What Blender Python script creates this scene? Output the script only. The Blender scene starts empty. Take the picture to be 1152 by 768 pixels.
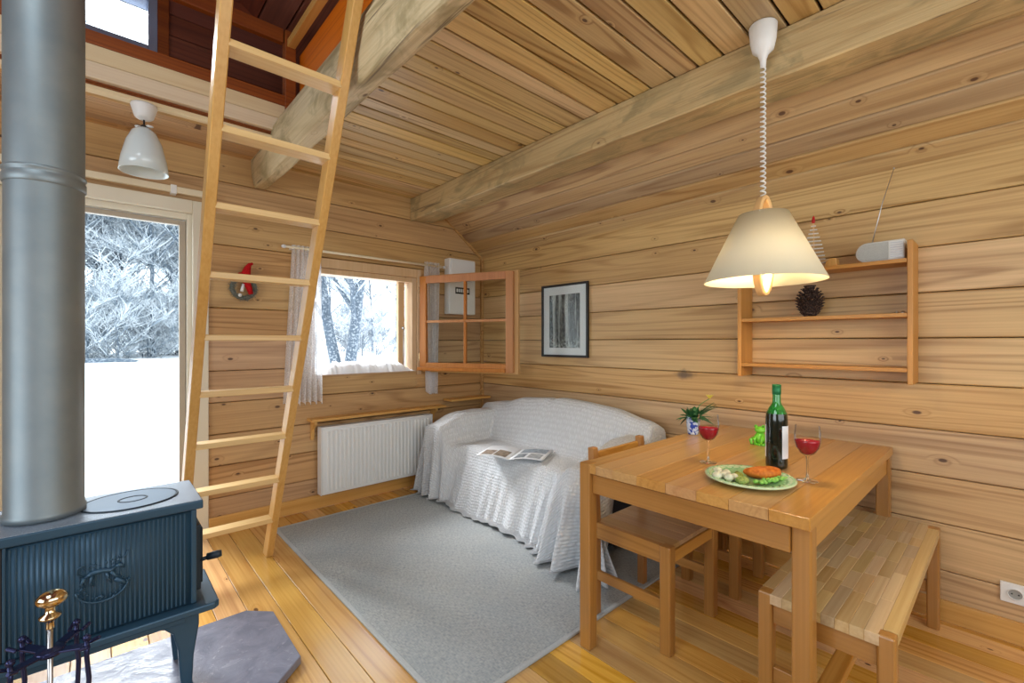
import bpy, bmesh, math, random
from mathutils import Vector, Matrix
random.seed(7)
sc = bpy.context.scene
COL = sc.collection
PI = math.pi

# ------------------------------------------------------------------ camera, sky, lights, exposure
cam_d = bpy.data.cameras.new('camera'); cam = bpy.data.objects.new('camera', cam_d); COL.objects.link(cam)
cam.location = (0, 0, 1.24)
cam.rotation_euler = (PI / 2, 0, -math.radians(42.3))
cam_d.sensor_width = 36; cam_d.lens = 16.02; cam_d.shift_y = 0.001
cam_d.clip_start = 0.05; cam_d.clip_end = 300
sc.camera = cam
sc.view_settings.view_transform = 'Standard'
sc.view_settings.look = 'None'
sc.view_settings.exposure = 0.0
sc.view_settings.gamma = 1.0
sc.view_settings.use_curve_mapping = False

world = bpy.data.worlds.new('overcast_sky'); sc.world = world; world.use_nodes = True
bg = world.node_tree.nodes['Background']
bg.inputs[0].default_value = (0.84, 0.93, 1.0, 1); bg.inputs[1].default_value = 4.4
sc.cycles.transparent_max_bounces = 24

def area(name, loc, rot, sx, sy, power, color):
    l = bpy.data.lights.new(name, 'AREA'); l.shape = 'RECTANGLE'; l.size = sx; l.size_y = sy
    l.energy = power; l.color = color
    o = bpy.data.objects.new(name, l); COL.objects.link(o); o.location = loc; o.rotation_euler = rot
    return o
# unseen fill lights added to brighten the room: left, behind the camera, loft
area('fill_light_left', (-2.6, 0.9, 1.45), (0, -PI / 2, 0), 1.3, 2.4, 54, (0.80, 0.91, 1.0))
area('fill_light_front', (0.6, -1.4, 1.6), (PI / 2, 0, 0), 3.2, 1.5, 52, (0.84, 0.94, 1.0))
area('fill_light_loft', (-0.9, 0.6, 3.25), (0, -math.radians(35), 0), 0.9, 1.6, 24, (0.80, 0.92, 1.0))

sun = bpy.data.lights.new('low_winter_sun', 'SUN'); sun.energy = 9.0; sun.angle = math.radians(30); sun.color = (.97, .98, 1.0)
so_ = bpy.data.objects.new('low_winter_sun', sun); COL.objects.link(so_)
so_.rotation_euler = Vector((.20, -1, -.85)).to_track_quat('-Z', 'Y').to_euler()

# ------------------------------------------------------------------ materials
def new_mat(name):
    m = bpy.data.materials.new(name); m.use_nodes = True
    nt = m.node_tree; nt.nodes.clear()
    out = nt.nodes.new('ShaderNodeOutputMaterial')
    return m, nt, out

def plain(name, col, rough=.5, metal=0, trans=0, coat=0, emit=None, spec=.5, ior=1.45, sub=0):
    m, nt, out = new_mat(name)
    b = nt.nodes.new('ShaderNodeBsdfPrincipled')
    b.inputs['Base Color'].default_value = (*col, 1)
    b.inputs['Roughness'].default_value = rough; b.inputs['Metallic'].default_value = metal
    b.inputs['Transmission Weight'].default_value = trans; b.inputs['Coat Weight'].default_value = coat
    b.inputs['Specular IOR Level'].default_value = spec; b.inputs['IOR'].default_value = ior
    if emit:
        b.inputs['Emission Color'].default_value = (*emit[0], 1); b.inputs['Emission Strength'].default_value = emit[1]
    nt.links.new(b.outputs[0], out.inputs[0])
    m['bsdf'] = b.name
    return m

class NB:
    """small node helper"""
    def __init__(s, nt): s.nt = nt
    def n(s, t, **kw):
        nd = s.nt.nodes.new(t)
        for k, v in kw.items(): setattr(nd, k, v)
        return nd
    def l(s, a, b): s.nt.links.new(a, b)
    def math(s, op, a, b=None, clamp=False):
        nd = s.n('ShaderNodeMath', operation=op, use_clamp=clamp)
        for i, v in enumerate((a, b)):
            if v is None: continue
            if isinstance(v, (int, float)): nd.inputs[i].default_value = v
            else: s.l(v, nd.inputs[i])
        return nd.outputs[0]
    def vmath(s, op, a, b):
        nd = s.n('ShaderNodeVectorMath', operation=op)
        for i, v in enumerate((a, b)):
            if isinstance(v, tuple): nd.inputs[i].default_value = v
            else: s.l(v, nd.inputs[i])
        return nd.outputs[0]
    def noise(s, vec, scale=1, detail=2, dist=0, rough=.5):
        nd = s.n('ShaderNodeTexNoise'); s.l(vec, nd.inputs['Vector'])
        nd.inputs['Scale'].default_value = scale; nd.inputs['Detail'].default_value = detail
        nd.inputs['Distortion'].default_value = dist; nd.inputs['Roughness'].default_value = rough
        return nd.outputs['Fac']
    def mr(s, v, a, b, c=0, d=1, smooth=False):
        nd = s.n('ShaderNodeMapRange'); s.l(v, nd.inputs[0])
        nd.clamp = True
        if smooth: nd.interpolation_type = 'SMOOTHSTEP'
        for i, x in enumerate((a, b, c, d)): nd.inputs[i + 1].default_value = x
        return nd.outputs[0]
    def mix(s, f, a, b, blend='MIX'):
        nd = s.n('ShaderNodeMix', data_type='RGBA', blend_type=blend)
        if isinstance(f, (int, float)): nd.inputs[0].default_value = f
        else: s.l(f, nd.inputs[0])
        for i, v in ((6, a), (7, b)):
            if isinstance(v, tuple): nd.inputs[i].default_value = (*v[:3], 1)
            else: s.l(v, nd.inputs[i])
        return nd.outputs[2]

def wood(name, light, dark, axis='y', rough=.5, lines=.45, knots=1.0, vary=.16, bump=.15, coat=0.0, ring=22., kscale=2.6, kcol=(.10, .045, .02), mottle=0, stain=None, thin=None):
    m, nt, out = new_mat(name); g = NB(nt)
    tc = g.n('ShaderNodeTexCoord').outputs['Object']
    isl = g.n('ShaderNodeNewGeometry').outputs['Random Per Island']
    off = g.n('ShaderNodeCombineXYZ')
    for i, k in enumerate((37.3, 91.7, 53.1)): g.l(g.math('MULTIPLY', isl, k), off.inputs[i])
    p = g.vmath('ADD', tc, off.outputs[0])
    ai = 'xyz'.index(axis)
    def kv(al, ac):
        v = [al if i == ai else ac for i in range(3)]
        if thin: v['xyz'.index(thin)] *= .04
        return tuple(v)
    def sc3(al, ac): return tuple(al if i == ai else ac for i in range(3))
    # knots
    vo = g.n('ShaderNodeTexVoronoi'); vo.feature = 'F1'
    if thin:
        vo.voronoi_dimensions = '2D'; s2 = g.n('ShaderNodeSeparateXYZ'); g.l(g.vmath('MULTIPLY', p, kv(kscale * .8, kscale * 1.5)), s2.inputs[0]); c2 = g.n('ShaderNodeCombineXYZ')
        for q, w_ in enumerate([i for i in range(3) if 'xyz'[i] != thin]): g.l(s2.outputs[w_], c2.inputs[q])
        g.l(c2.outputs[0], vo.inputs['Vector'])
    else: g.l(g.vmath('MULTIPLY', p, kv(kscale * .8, kscale * 1.5)), vo.inputs['Vector'])
    vo.inputs['Scale'].default_value = 1.0
    sep0 = g.n('ShaderNodeSeparateColor'); g.l(vo.outputs['Color'], sep0.inputs[0])
    d = g.math('MULTIPLY', vo.outputs['Distance'], g.mr(sep0.outputs[1], 0, 1, .75, 2.2))
    sep = g.n('ShaderNodeSeparateColor'); g.l(vo.outputs['Color'], sep.inputs[0])
    gate = g.math('GREATER_THAN', sep.outputs[0], 1.0 - (.42 if thin else .75) * knots)
    kn = g.math('MULTIPLY', g.mr(g.math('ADD', d, g.math('MULTIPLY', g.noise(g.vmath('MULTIPLY', p, (9, 9, 9)), 1, 1), .05)), .052, .075, 1, 0, True), gate)
    halo = g.math('MULTIPLY', g.mr(d, .04, .17, 1, 0, True), gate)
    # cathedral grain = contour lines of a stretched noise, bent around the knots
    n1 = g.noise(g.vmath('MULTIPLY', p, sc3(.28, 6.0)), 1, 1.2, .25)
    v = g.math('ADD', g.math('MULTIPLY', n1, ring), g.math('MULTIPLY', halo, 2.2))
    tri = g.math('PINGPONG', v, 1.0)
    ln = g.math('MULTIPLY', g.mr(tri, .45, 1.0, 0, 1, True), g.mr(g.noise(g.vmath('MULTIPLY', p, sc3(.6, 3.)), 1, 1), .35, .65, .25, 1))
    fine = g.noise(g.vmath('MULTIPLY', p, sc3(1.5, 110.)), 1, 3)
    broad = g.noise(g.vmath('MULTIPLY', p, sc3(.7, 9.)), 1, 3)
    f = g.math('ADD', g.math('MULTIPLY', ln, lines), g.math('MULTIPLY', g.mr(fine, .35, .68), .34))
    f = g.math('ADD', f, g.math('MULTIPLY', g.mr(broad, .42, .72), .30), True)
    f = g.math('ADD', f, g.math('MULTIPLY', halo, .16), True)
    c = g.mix(f, light, dark)
    c = g.mix(g.math('MULTIPLY', kn, .95), c, kcol)
    if mottle:
        bl = g.noise(g.vmath('MULTIPLY', p, sc3(3.2, 7.0)), 1, 4, .8, .65)
        c = g.mix(g.math('MULTIPLY', g.mr(bl, .47, .62), mottle), c, (.30, .235, .115))
        ck = g.noise(g.vmath('MULTIPLY', p, sc3(1.2, 22.)), 1, 3, .5, .6)
        c = g.mix(g.math('MULTIPLY', g.mr(ck, .66, .70), .75), c, (.12, .08, .045))
    if stain:
        cy_, cz_, ry_, rz_ = stain
        sx_ = g.n('ShaderNodeSeparateXYZ'); g.l(tc, sx_.inputs[0])
        a1_ = g.math('DIVIDE', g.math('SUBTRACT', sx_.outputs[1], cy_), ry_); a2_ = g.math('DIVIDE', g.math('SUBTRACT', sx_.outputs[2], cz_), rz_)
        rr2 = g.math('SQRT', g.math('ADD', g.math('MULTIPLY', a1_, a1_), g.math('MULTIPLY', a2_, a2_)))
        rr2 = g.math('ADD', rr2, g.math('MULTIPLY', g.noise(tc, 22, 3), .9))
        c = g.mix(g.mr(rr2, .55, 1.35, .8, 0, True), c, (.07, .055, .045))
    # board to board tone
    hs = g.n('ShaderNodeHueSaturation'); g.l(c, hs.inputs['Color'])
    g.l(g.mr(isl, 0, 1, 1 - vary, 1 + vary * .7), hs.inputs['Value'])
    i2 = g.math('FRACT', g.math('MULTIPLY', isl, 7.77))
    g.l(g.mr(i2, 0, 1, .5 - .007, .5 + .005), hs.inputs['Hue'])
    g.l(g.mr(g.math('FRACT', g.math('MULTIPLY', isl, 3.33)), 0, 1, .88, 1.1), hs.inputs['Saturation'])
    b = g.n('ShaderNodeBsdfPrincipled'); g.l(hs.outputs[0], b.inputs['Base Color'])
    b.inputs['Roughness'].default_value = rough; b.inputs['Coat Weight'].default_value = coat; b.inputs['Coat Roughness'].default_value = .18
    if bump:
        bp = g.n('ShaderNodeBump'); bp.inputs['Strength'].default_value = bump; bp.inputs['Distance'].default_value = .003
        g.l(f, bp.inputs['Height']); g.l(bp.outputs[0], b.inputs['Normal'])
    g.l(b.outputs[0], out.inputs[0])
    return m

def fabric(name, c1, c2, scale=200, bump=.4, rough=.9, stretch=(1, 1, 1), dist=.004):
    m, nt, out = new_mat(name); g = NB(nt)
    tc = g.vmath('MULTIPLY', g.n('ShaderNodeTexCoord').outputs['Object'], stretch)
    n = g.noise(tc, scale, 2); n2 = g.noise(tc, scale / 18, 2)
    c = g.mix(g.mr(n, .3, .7), c1, c2); c = g.mix(g.math('MULTIPLY', g.mr(n2, .35, .7), .25), c, c2)
    b = g.n('ShaderNodeBsdfPrincipled'); g.l(c, b.inputs['Base Color']); b.inputs['Roughness'].default_value = rough
    b.inputs['Specular IOR Level'].default_value = .2
    bp = g.n('ShaderNodeBump'); bp.inputs['Strength'].default_value = bump; bp.inputs['Distance'].default_value = dist
    g.l(n, bp.inputs['Height']); g.l(bp.outputs[0], b.inputs['Normal']); g.l(b.outputs[0], out.inputs[0])
    return m

PINE_L, PINE_D = (.68, .455, .20), (.38, .21, .07)
M = {}
M['wall_y'] = wood('pine_planks_along_wall', PINE_L, PINE_D, 'y', .45, .68, 1.0, .10, .1, kscale=3.4, thin='x', stain=(1.42, 1.035, .10, .045))
M['wall_x'] = wood('pine_planks_back_wall', (.60, .375, .17), (.33, .175, .065), 'x', .5, .65, 1.3, .10, .1, kscale=3.8, thin='y')  # same pine as the right wall, backlit shade put into darker tones
M['ceil'] = wood('pine_ceiling_boards', (.65, .455, .205), (.36, .21, .075), 'x', .42, .8, .7, .26, .1, kscale=4, thin='z')
M['slope'] = wood('pine_sloping_boards', (.57, .385, .165), (.33, .185, .065), 'y', .45, .75, .9, .18, .1, kscale=3.8, thin='z')
M['floor'] = wood('varnished_pine_floor', (.73, .42, .12), (.46, .20, .04), 'y', .22, .5, .8, .40, .03, coat=.8, kscale=3.2, thin='z')
M['hewn'] = wood('hewn_log', (.68, .56, .35), (.42, .31, .16), 'y', .6, .45, 1.4, 0, .8, kscale=3.6, mottle=.75)
M['purlin'] = wood('knotty_purlin', (.58, .43, .22), (.38, .24, .10), 'y', .55, .6, 1.4, 0, .8, kscale=3.6, mottle=.8)
M['red'] = wood('red_stained_pine', (.32, .105, .035), (.17, .045, .018), 'x', .5, .4, .6, .1, .05)
M['redy'] = wood('red_stained_pine_rafter', (.32, .11, .035), (.18, .05, .02), 'y', .5, .4, .6, .1, .05)
M['dred'] = wood('dark_red_boards', (.24, .068, .032), (.11, .03, .018), 'x', .5, .5, 1.0, .15, .05)
M['dredy'] = wood('dark_red_roof_boards', (.24, .068, .032), (.11, .03, .018), 'y', .5, .5, .8, .15, .05)
M['orange'] = wood('warm_lit_red_board', (.80, .25, .05), (.55, .13, .025), 'y', .5, .45, .6, .1, .05)  # red-stained board; the warm light on it is put into the orange
M['pale'] = wood('pale_spruce_boards', (.80, .66, .44), (.66, .48, .28), 'x', .5, .3, .3, .05, .05)
M['trim_x'] = wood('honey_pine_trim', (.72, .44, .17), (.52, .27, .08), 'x', .4, .35, .3, .05, .05)
M['trim_y'] = wood('honey_pine_trim_long', (.72, .44, .17), (.52, .27, .08), 'y', .4, .35, .3, .05, .05)
M['trim_z'] = wood('honey_pine_upright', (.72, .44, .17), (.52, .27, .08), 'z', .4, .35, .3, .05, .05)
M['lad_z'] = wood('ladder_pine_stringer', (.68, .43, .17), (.52, .29, .09), 'z', .4, .3, .3, .04, .05)
M['lad_x'] = wood('ladder_pine_rung', (.78, .58, .30), (.62, .40, .17), 'x', .4, .3, .3, .04, .05)
M['sash'] = wood('varnished_sash_pine', (.55, .25, .085), (.38, .14, .04), 'z', .35, .35, .2, .04, .05)
M['sash_pale'] = wood('pale_window_frame', (.66, .47, .28), (.52, .33, .17), 'z', .45, .3, .2, .04, .05)
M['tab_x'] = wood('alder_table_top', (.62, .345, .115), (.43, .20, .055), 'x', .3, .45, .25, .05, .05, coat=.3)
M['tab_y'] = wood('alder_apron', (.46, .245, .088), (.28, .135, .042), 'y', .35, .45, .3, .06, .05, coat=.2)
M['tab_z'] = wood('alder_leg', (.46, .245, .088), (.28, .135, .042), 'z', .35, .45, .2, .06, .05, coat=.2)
M['bench_x'] = wood('worn_bench_staves', (.63, .45, .22), (.44, .28, .11), 'x', .26, .35, .2, .20, .05, coat=.3)
M['shelf_y'] = wood('shelf_pine', (.62, .34, .12), (.46, .22, .07), 'y', .45, .35, .3, .05, .05)
M['shelf_z'] = wood('shelf_pine_upright', (.62, .34, .12), (.46, .22, .07), 'z', .45, .35, .3, .05, .05)

M['white'] = plain('white_enamel', (.80, .82, .82), .35)
M['cream'] = plain('cream_paint', (.74, .68, .54), .4)
M['creamrail'] = plain('cream_rail', (.78, .68, .48), .45)
M['plastic'] = plain('white_plastic', (.82, .82, .80), .35)
M['black'] = plain('black_frame', (.012, .012, .013), .4)
M['dark'] = plain('dark_void', (.02, .018, .016), .7)
M['mat'] = plain('picture_mount', (.82, .85, .87), .8)
M['brass'] = plain('polished_brass', (.72, .60, .38), .14, 1)
M['toolsteel'] = plain('blue_black_tool_steel', (.025, .03, .09), .25, .6)
M['iron'] = plain('blue_green_cast_iron', (.034, .086, .142), .38, .25)
M['irondark'] = plain('dark_cast_iron', (.02, .035, .05), .45, .3)
M['brassbulb'] = plain('bulb', (1, .9, .7), .4, emit=((1, .85, .60), 6))
M['beech'] = plain('beech_handle', (.66, .42, .19), .4)
M['steel'] = plain('brushed_steel', (.55, .55, .55), .3, 1)
M['red_felt'] = fabric('red_felt', (.55, .01, .015), (.40, .008, .01), 120)
M['snow'] = None

def mk_pipe():
    m, nt, out = new_mat('grey_stove_pipe'); g = NB(nt)
    tc = g.n('ShaderNodeTexCoord').outputs['Object']
    n = g.noise(tc, 9, 3); n2 = g.noise(tc, 300, 2)
    c = g.mix(g.mr(n, .3, .7), (.21, .255, .275), (.26, .30, .31))
    b = g.n('ShaderNodeBsdfPrincipled'); g.l(c, b.inputs['Base Color'])
    b.inputs['Metallic'].default_value = .55; g.l(g.mr(n2, .2, .8, .42, .52), b.inputs['Roughness'])
    g.l(b.outputs[0], out.inputs[0]); return m
M['pipe'] = mk_pipe()

def mk_irontop():
    m, nt, out = new_mat('speckled_sky_tinted_top'); g = NB(nt)
    tc = g.n('ShaderNodeTexCoord').outputs['Object']
    n = g.noise(tc, 320, 3, 0, .7); n2 = g.noise(tc, 12, 2)
    c = g.mix(g.mr(n, .52, .68), (.20, .26, .34), (.62, .70, .80)); c = g.mix(g.mr(n2, .4, .6, 0, .5), c, (.26, .33, .42))  # pale blue carries the sky's reflection; the speckle is the plate's own
    b = g.n('ShaderNodeBsdfPrincipled'); g.l(c, b.inputs['Base Color']); b.inputs['Metallic'].default_value = .15
    b.inputs['Roughness'].default_value = .30
    bp = g.n('ShaderNodeBump'); bp.inputs['Strength'].default_value = .4; bp.inputs['Distance'].default_value = .002
    g.l(n, bp.inputs['Height']); g.l(bp.outputs[0], b.inputs['Normal'])
    g.l(b.outputs[0], out.inputs[0]); return m
M['irontop'] = mk_irontop()

def mk_slate():
    m, nt, out = new_mat('slate_hearth'); g = NB(nt)
    tc = g.n('ShaderNodeTexCoord').outputs['Object']
    n = g.noise(tc, 9, 5, .5, .65); n2 = g.noise(tc, 45, 4)
    c = g.mix(g.mr(n, .35, .65), (.17, .185, .25), (.25, .265, .34)); c = g.mix(g.math('MULTIPLY', g.mr(n2, .62, .75), .5), c, (.35, .36, .42))
    b = g.n('ShaderNodeBsdfPrincipled'); g.l(c, b.inputs['Base Color']); g.l(g.mr(n, .3, .7, .16, .30), b.inputs['Roughness'])
    bp = g.n('ShaderNodeBump'); bp.inputs['Strength'].default_value = .45; bp.inputs['Distance'].default_value = .008
    g.l(n, bp.inputs['Height']); g.l(bp.outputs[0], b.inputs['Normal'])
    g.l(b.outputs[0], out.inputs[0]); return m
M['slate'] = mk_slate()

def mk_snow():
    m, nt, out = new_mat('snow'); g = NB(nt)
    tc = g.n('ShaderNodeTexCoord').outputs['Object']
    n = g.noise(tc, 3, 4)
    b = g.n('ShaderNodeBsdfPrincipled'); b.inputs['Base Color'].default_value = (.90, .92, .95, 1); b.inputs['Roughness'].default_value = .8
    bp = g.n('ShaderNodeBump'); bp.inputs['Strength'].default_value = .3; bp.inputs['Distance'].default_value = .03
    g.l(n, bp.inputs['Height']); g.l(bp.outputs[0], b.inputs['Normal'])
    g.l(b.outputs[0], out.inputs[0]); return m
M['snow'] = mk_snow()

def mk_frost(name, dark, light, thr=.5, scale=18):
    m, nt, out = new_mat(name); g = NB(nt)
    tc = g.n('ShaderNodeTexCoord').outputs['Object']
    n = g.noise(tc, scale, 3)
    c = g.mix(g.mr(n, thr - .06, thr + .06), dark, light)
    b = g.n('ShaderNodeBsdfPrincipled'); g.l(c, b.inputs['Base Color']); b.inputs['Roughness'].default_value = .9
    g.l(b.outputs[0], out.inputs[0]); return m
M['bark'] = mk_frost('frosted_bark', (.075, .10, .13), (.27, .30, .33), .56, 26)
M['twig'] = mk_frost('frosted_twigs', (.16, .20, .24), (.54, .57, .60), .45, 4.0)

def mk_glass(name, tint=(1, 1, 1), refl=.6):
    m, nt, out = new_mat(name); g = NB(nt)
    t = g.n('ShaderNodeBsdfTransparent'); t.inputs[0].default_value = (*tint, 1)
    gl = g.n('ShaderNodeBsdfGlossy'); gl.inputs['Roughness'].default_value = .02
    lw = g.n('ShaderNodeLayerWeight'); lw.inputs[0].default_value = .12
    mx = g.n('ShaderNodeMixShader'); g.l(g.math('MULTIPLY', lw.outputs[0], refl), mx.inputs[0])
    g.l(t.outputs[0], mx.inputs[1]); g.l(gl.outputs[0], mx.inputs[2]); g.l(mx.outputs[0], out.inputs[0])
    return m
M['pane'] = mk_glass('window_glass', (.97, .99, .99))
M['crystal'] = mk_glass('clear_crystal', (.96, .97, .96), .75)

def mk_sheer():
    m, nt, out = new_mat('sheer_lace'); g = NB(nt)
    tc = g.n('ShaderNodeTexCoord').outputs['Object']
    n = g.noise(g.vmath('MULTIPLY', tc, (1, 1, 1)), 140, 2)
    d = g.n('ShaderNodeBsdfDiffuse'); d.inputs[0].default_value = (.95, .96, .98, 1)
    tl = g.n('ShaderNodeBsdfTranslucent'); tl.inputs[0].default_value = (.95, .97, 1, 1)
    tr = g.n('ShaderNodeBsdfTransparent')
    a = g.n('ShaderNodeMixShader'); a.inputs[0].default_value = .55; g.l(d.outputs[0], a.inputs[1]); g.l(tl.outputs[0], a.inputs[2])
    b = g.n('ShaderNodeMixShader'); g.l(g.mr(n, .3, .7, .18, .55), b.inputs[0]); g.l(a.outputs[0], b.inputs[1]); g.l(tr.outputs[0], b.inputs[2])
    g.l(b.outputs[0], out.inputs[0]); return m
M['sheer'] = mk_sheer()

def mk_translucent(name, col, tcol, f=.45, rough=.9):
    m, nt, out = new_mat(name); g = NB(nt)
    tc = g.n('ShaderNodeTexCoord').outputs['Object']
    d = g.n('ShaderNodeBsdfDiffuse'); d.inputs[0].default_value = (*col, 1)
    tl = g.n('ShaderNodeBsdfTranslucent'); tl.inputs[0].default_value = (*tcol, 1)
    a = g.n('ShaderNodeMixShader'); a.inputs[0].default_value = f; g.l(d.outputs[0], a.inputs[1]); g.l(tl.outputs[0], a.inputs[2])
    g.l(a.outputs[0], out.inputs[0]); return m
M['shade'] = mk_translucent('parchment_shade', (.80, .74, .55), (.88, .78, .50), .13)
M['opal'] = plain('opal_glass', (.72, .80, .80), .15, coat=.5)

M['throw'] = None
def mk_throw():
    m, nt, out = new_mat('knitted_cream_throw'); g = NB(nt)
    uv = g.n('ShaderNodeUVMap').outputs[0]
    vo = g.n('ShaderNodeTexVoronoi'); vo.feature = 'F1'; g.l(uv, vo.inputs['Vector']); vo.inputs['Scale'].default_value = 62; vo.inputs['Randomness'].default_value = .35
    h = g.mr(vo.outputs['Distance'], .1, .6, 1, 0)
    n = g.noise(uv, 3, 2)
    c = g.mix(g.math('MULTIPLY', h, .7), (.61, .635, .66), (.82, .855, .885)); c = g.mix(g.mr(n, .4, .7, 0, .2), c, (.74, .75, .76))
    b = g.n('ShaderNodeBsdfPrincipled'); g.l(c, b.inputs['Base Color']); b.inputs['Roughness'].default_value = .95; b.inputs['Specular IOR Level'].default_value = .1
    bp = g.n('ShaderNodeBump'); bp.inputs['Strength'].default_value = .9; bp.inputs['Distance'].default_value = .006
    g.l(h, bp.inputs['Height']); g.l(bp.outputs[0], b.inputs['Normal']); g.l(b.outputs[0], out.inputs[0]); return m
M['throw'] = mk_throw()
M['sofa'] = fabric('dark_navy_upholstery', (.010, .012, .022), (.03, .035, .05), 260)

def mk_rug():
    m, nt, out = new_mat('grey_woven_rug'); g = NB(nt)
    tc = g.n('ShaderNodeTexCoord').outputs['Object']
    a = g.noise(g.vmath('MULTIPLY', tc, (60, 260, 1)), 1, 2); b2 = g.noise(g.vmath('MULTIPLY', tc, (300, 40, 1)), 1, 2); n = g.noise(tc, 3.5, 3)
    f = g.math('ADD', g.math('MULTIPLY', a, .5), g.math('MULTIPLY', b2, .5))
    c = g.mix(g.mr(f, .38, .62), (.27, .295, .31), (.52, .545, .54)); c = g.mix(g.mr(n, .35, .7, 0, .4), c, (.28, .32, .35))
    b = g.n('ShaderNodeBsdfPrincipled'); g.l(c, b.inputs['Base Color']); b.inputs['Roughness'].default_value = .95; b.inputs['Specular IOR Level'].default_value = .1
    bp = g.n('ShaderNodeBump'); bp.inputs['Strength'].default_value = .7; bp.inputs['Distance'].default_value = .004
    g.l(f, bp.inputs['Height']); g.l(bp.outputs[0], b.inputs['Normal']); g.l(b.outputs[0], out.inputs[0]); return m
M['rug'] = mk_rug()
M['rugedge'] = fabric('rug_binding', (.52, .55, .55), (.40, .43, .44), 300)

def mk_forest_print():
    m, nt, out = new_mat('black_and_white_forest_print'); g = NB(nt)
    tc = g.n('ShaderNodeTexCoord').outputs['Object']
    s1 = g.noise(g.vmath('MULTIPLY', tc, (1, 24, 1.2)), 1, 3, .2, .6); s2 = g.noise(g.vmath('MULTIPLY', tc, (1, 60, 40)), 1, 4)
    sx = g.n('ShaderNodeSeparateXYZ'); g.l(tc, sx.inputs[0])
    f = g.math('ADD', g.mr(s1, .47, .62), g.math('MULTIPLY', g.mr(s2, .4, .75), .35))
    low = g.mr(sx.outputs[2], 1.20, 1.30, 1, 0)
    f2 = g.math('ADD', g.math('MULTIPLY', f, .8), g.math('MULTIPLY', g.math('MULTIPLY', low, g.mr(s2, .4, .6)), .6), True)
    c = g.mix(f2, (.035, .04, .042), (.52, .56, .55))
    b = g.n('ShaderNodeBsdfPrincipled'); g.l(c, b.inputs['Base Color']); b.inputs['Roughness'].default_value = .25
    g.l(b.outputs[0], out.inputs[0]); return m
M['print'] = mk_forest_print()

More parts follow.
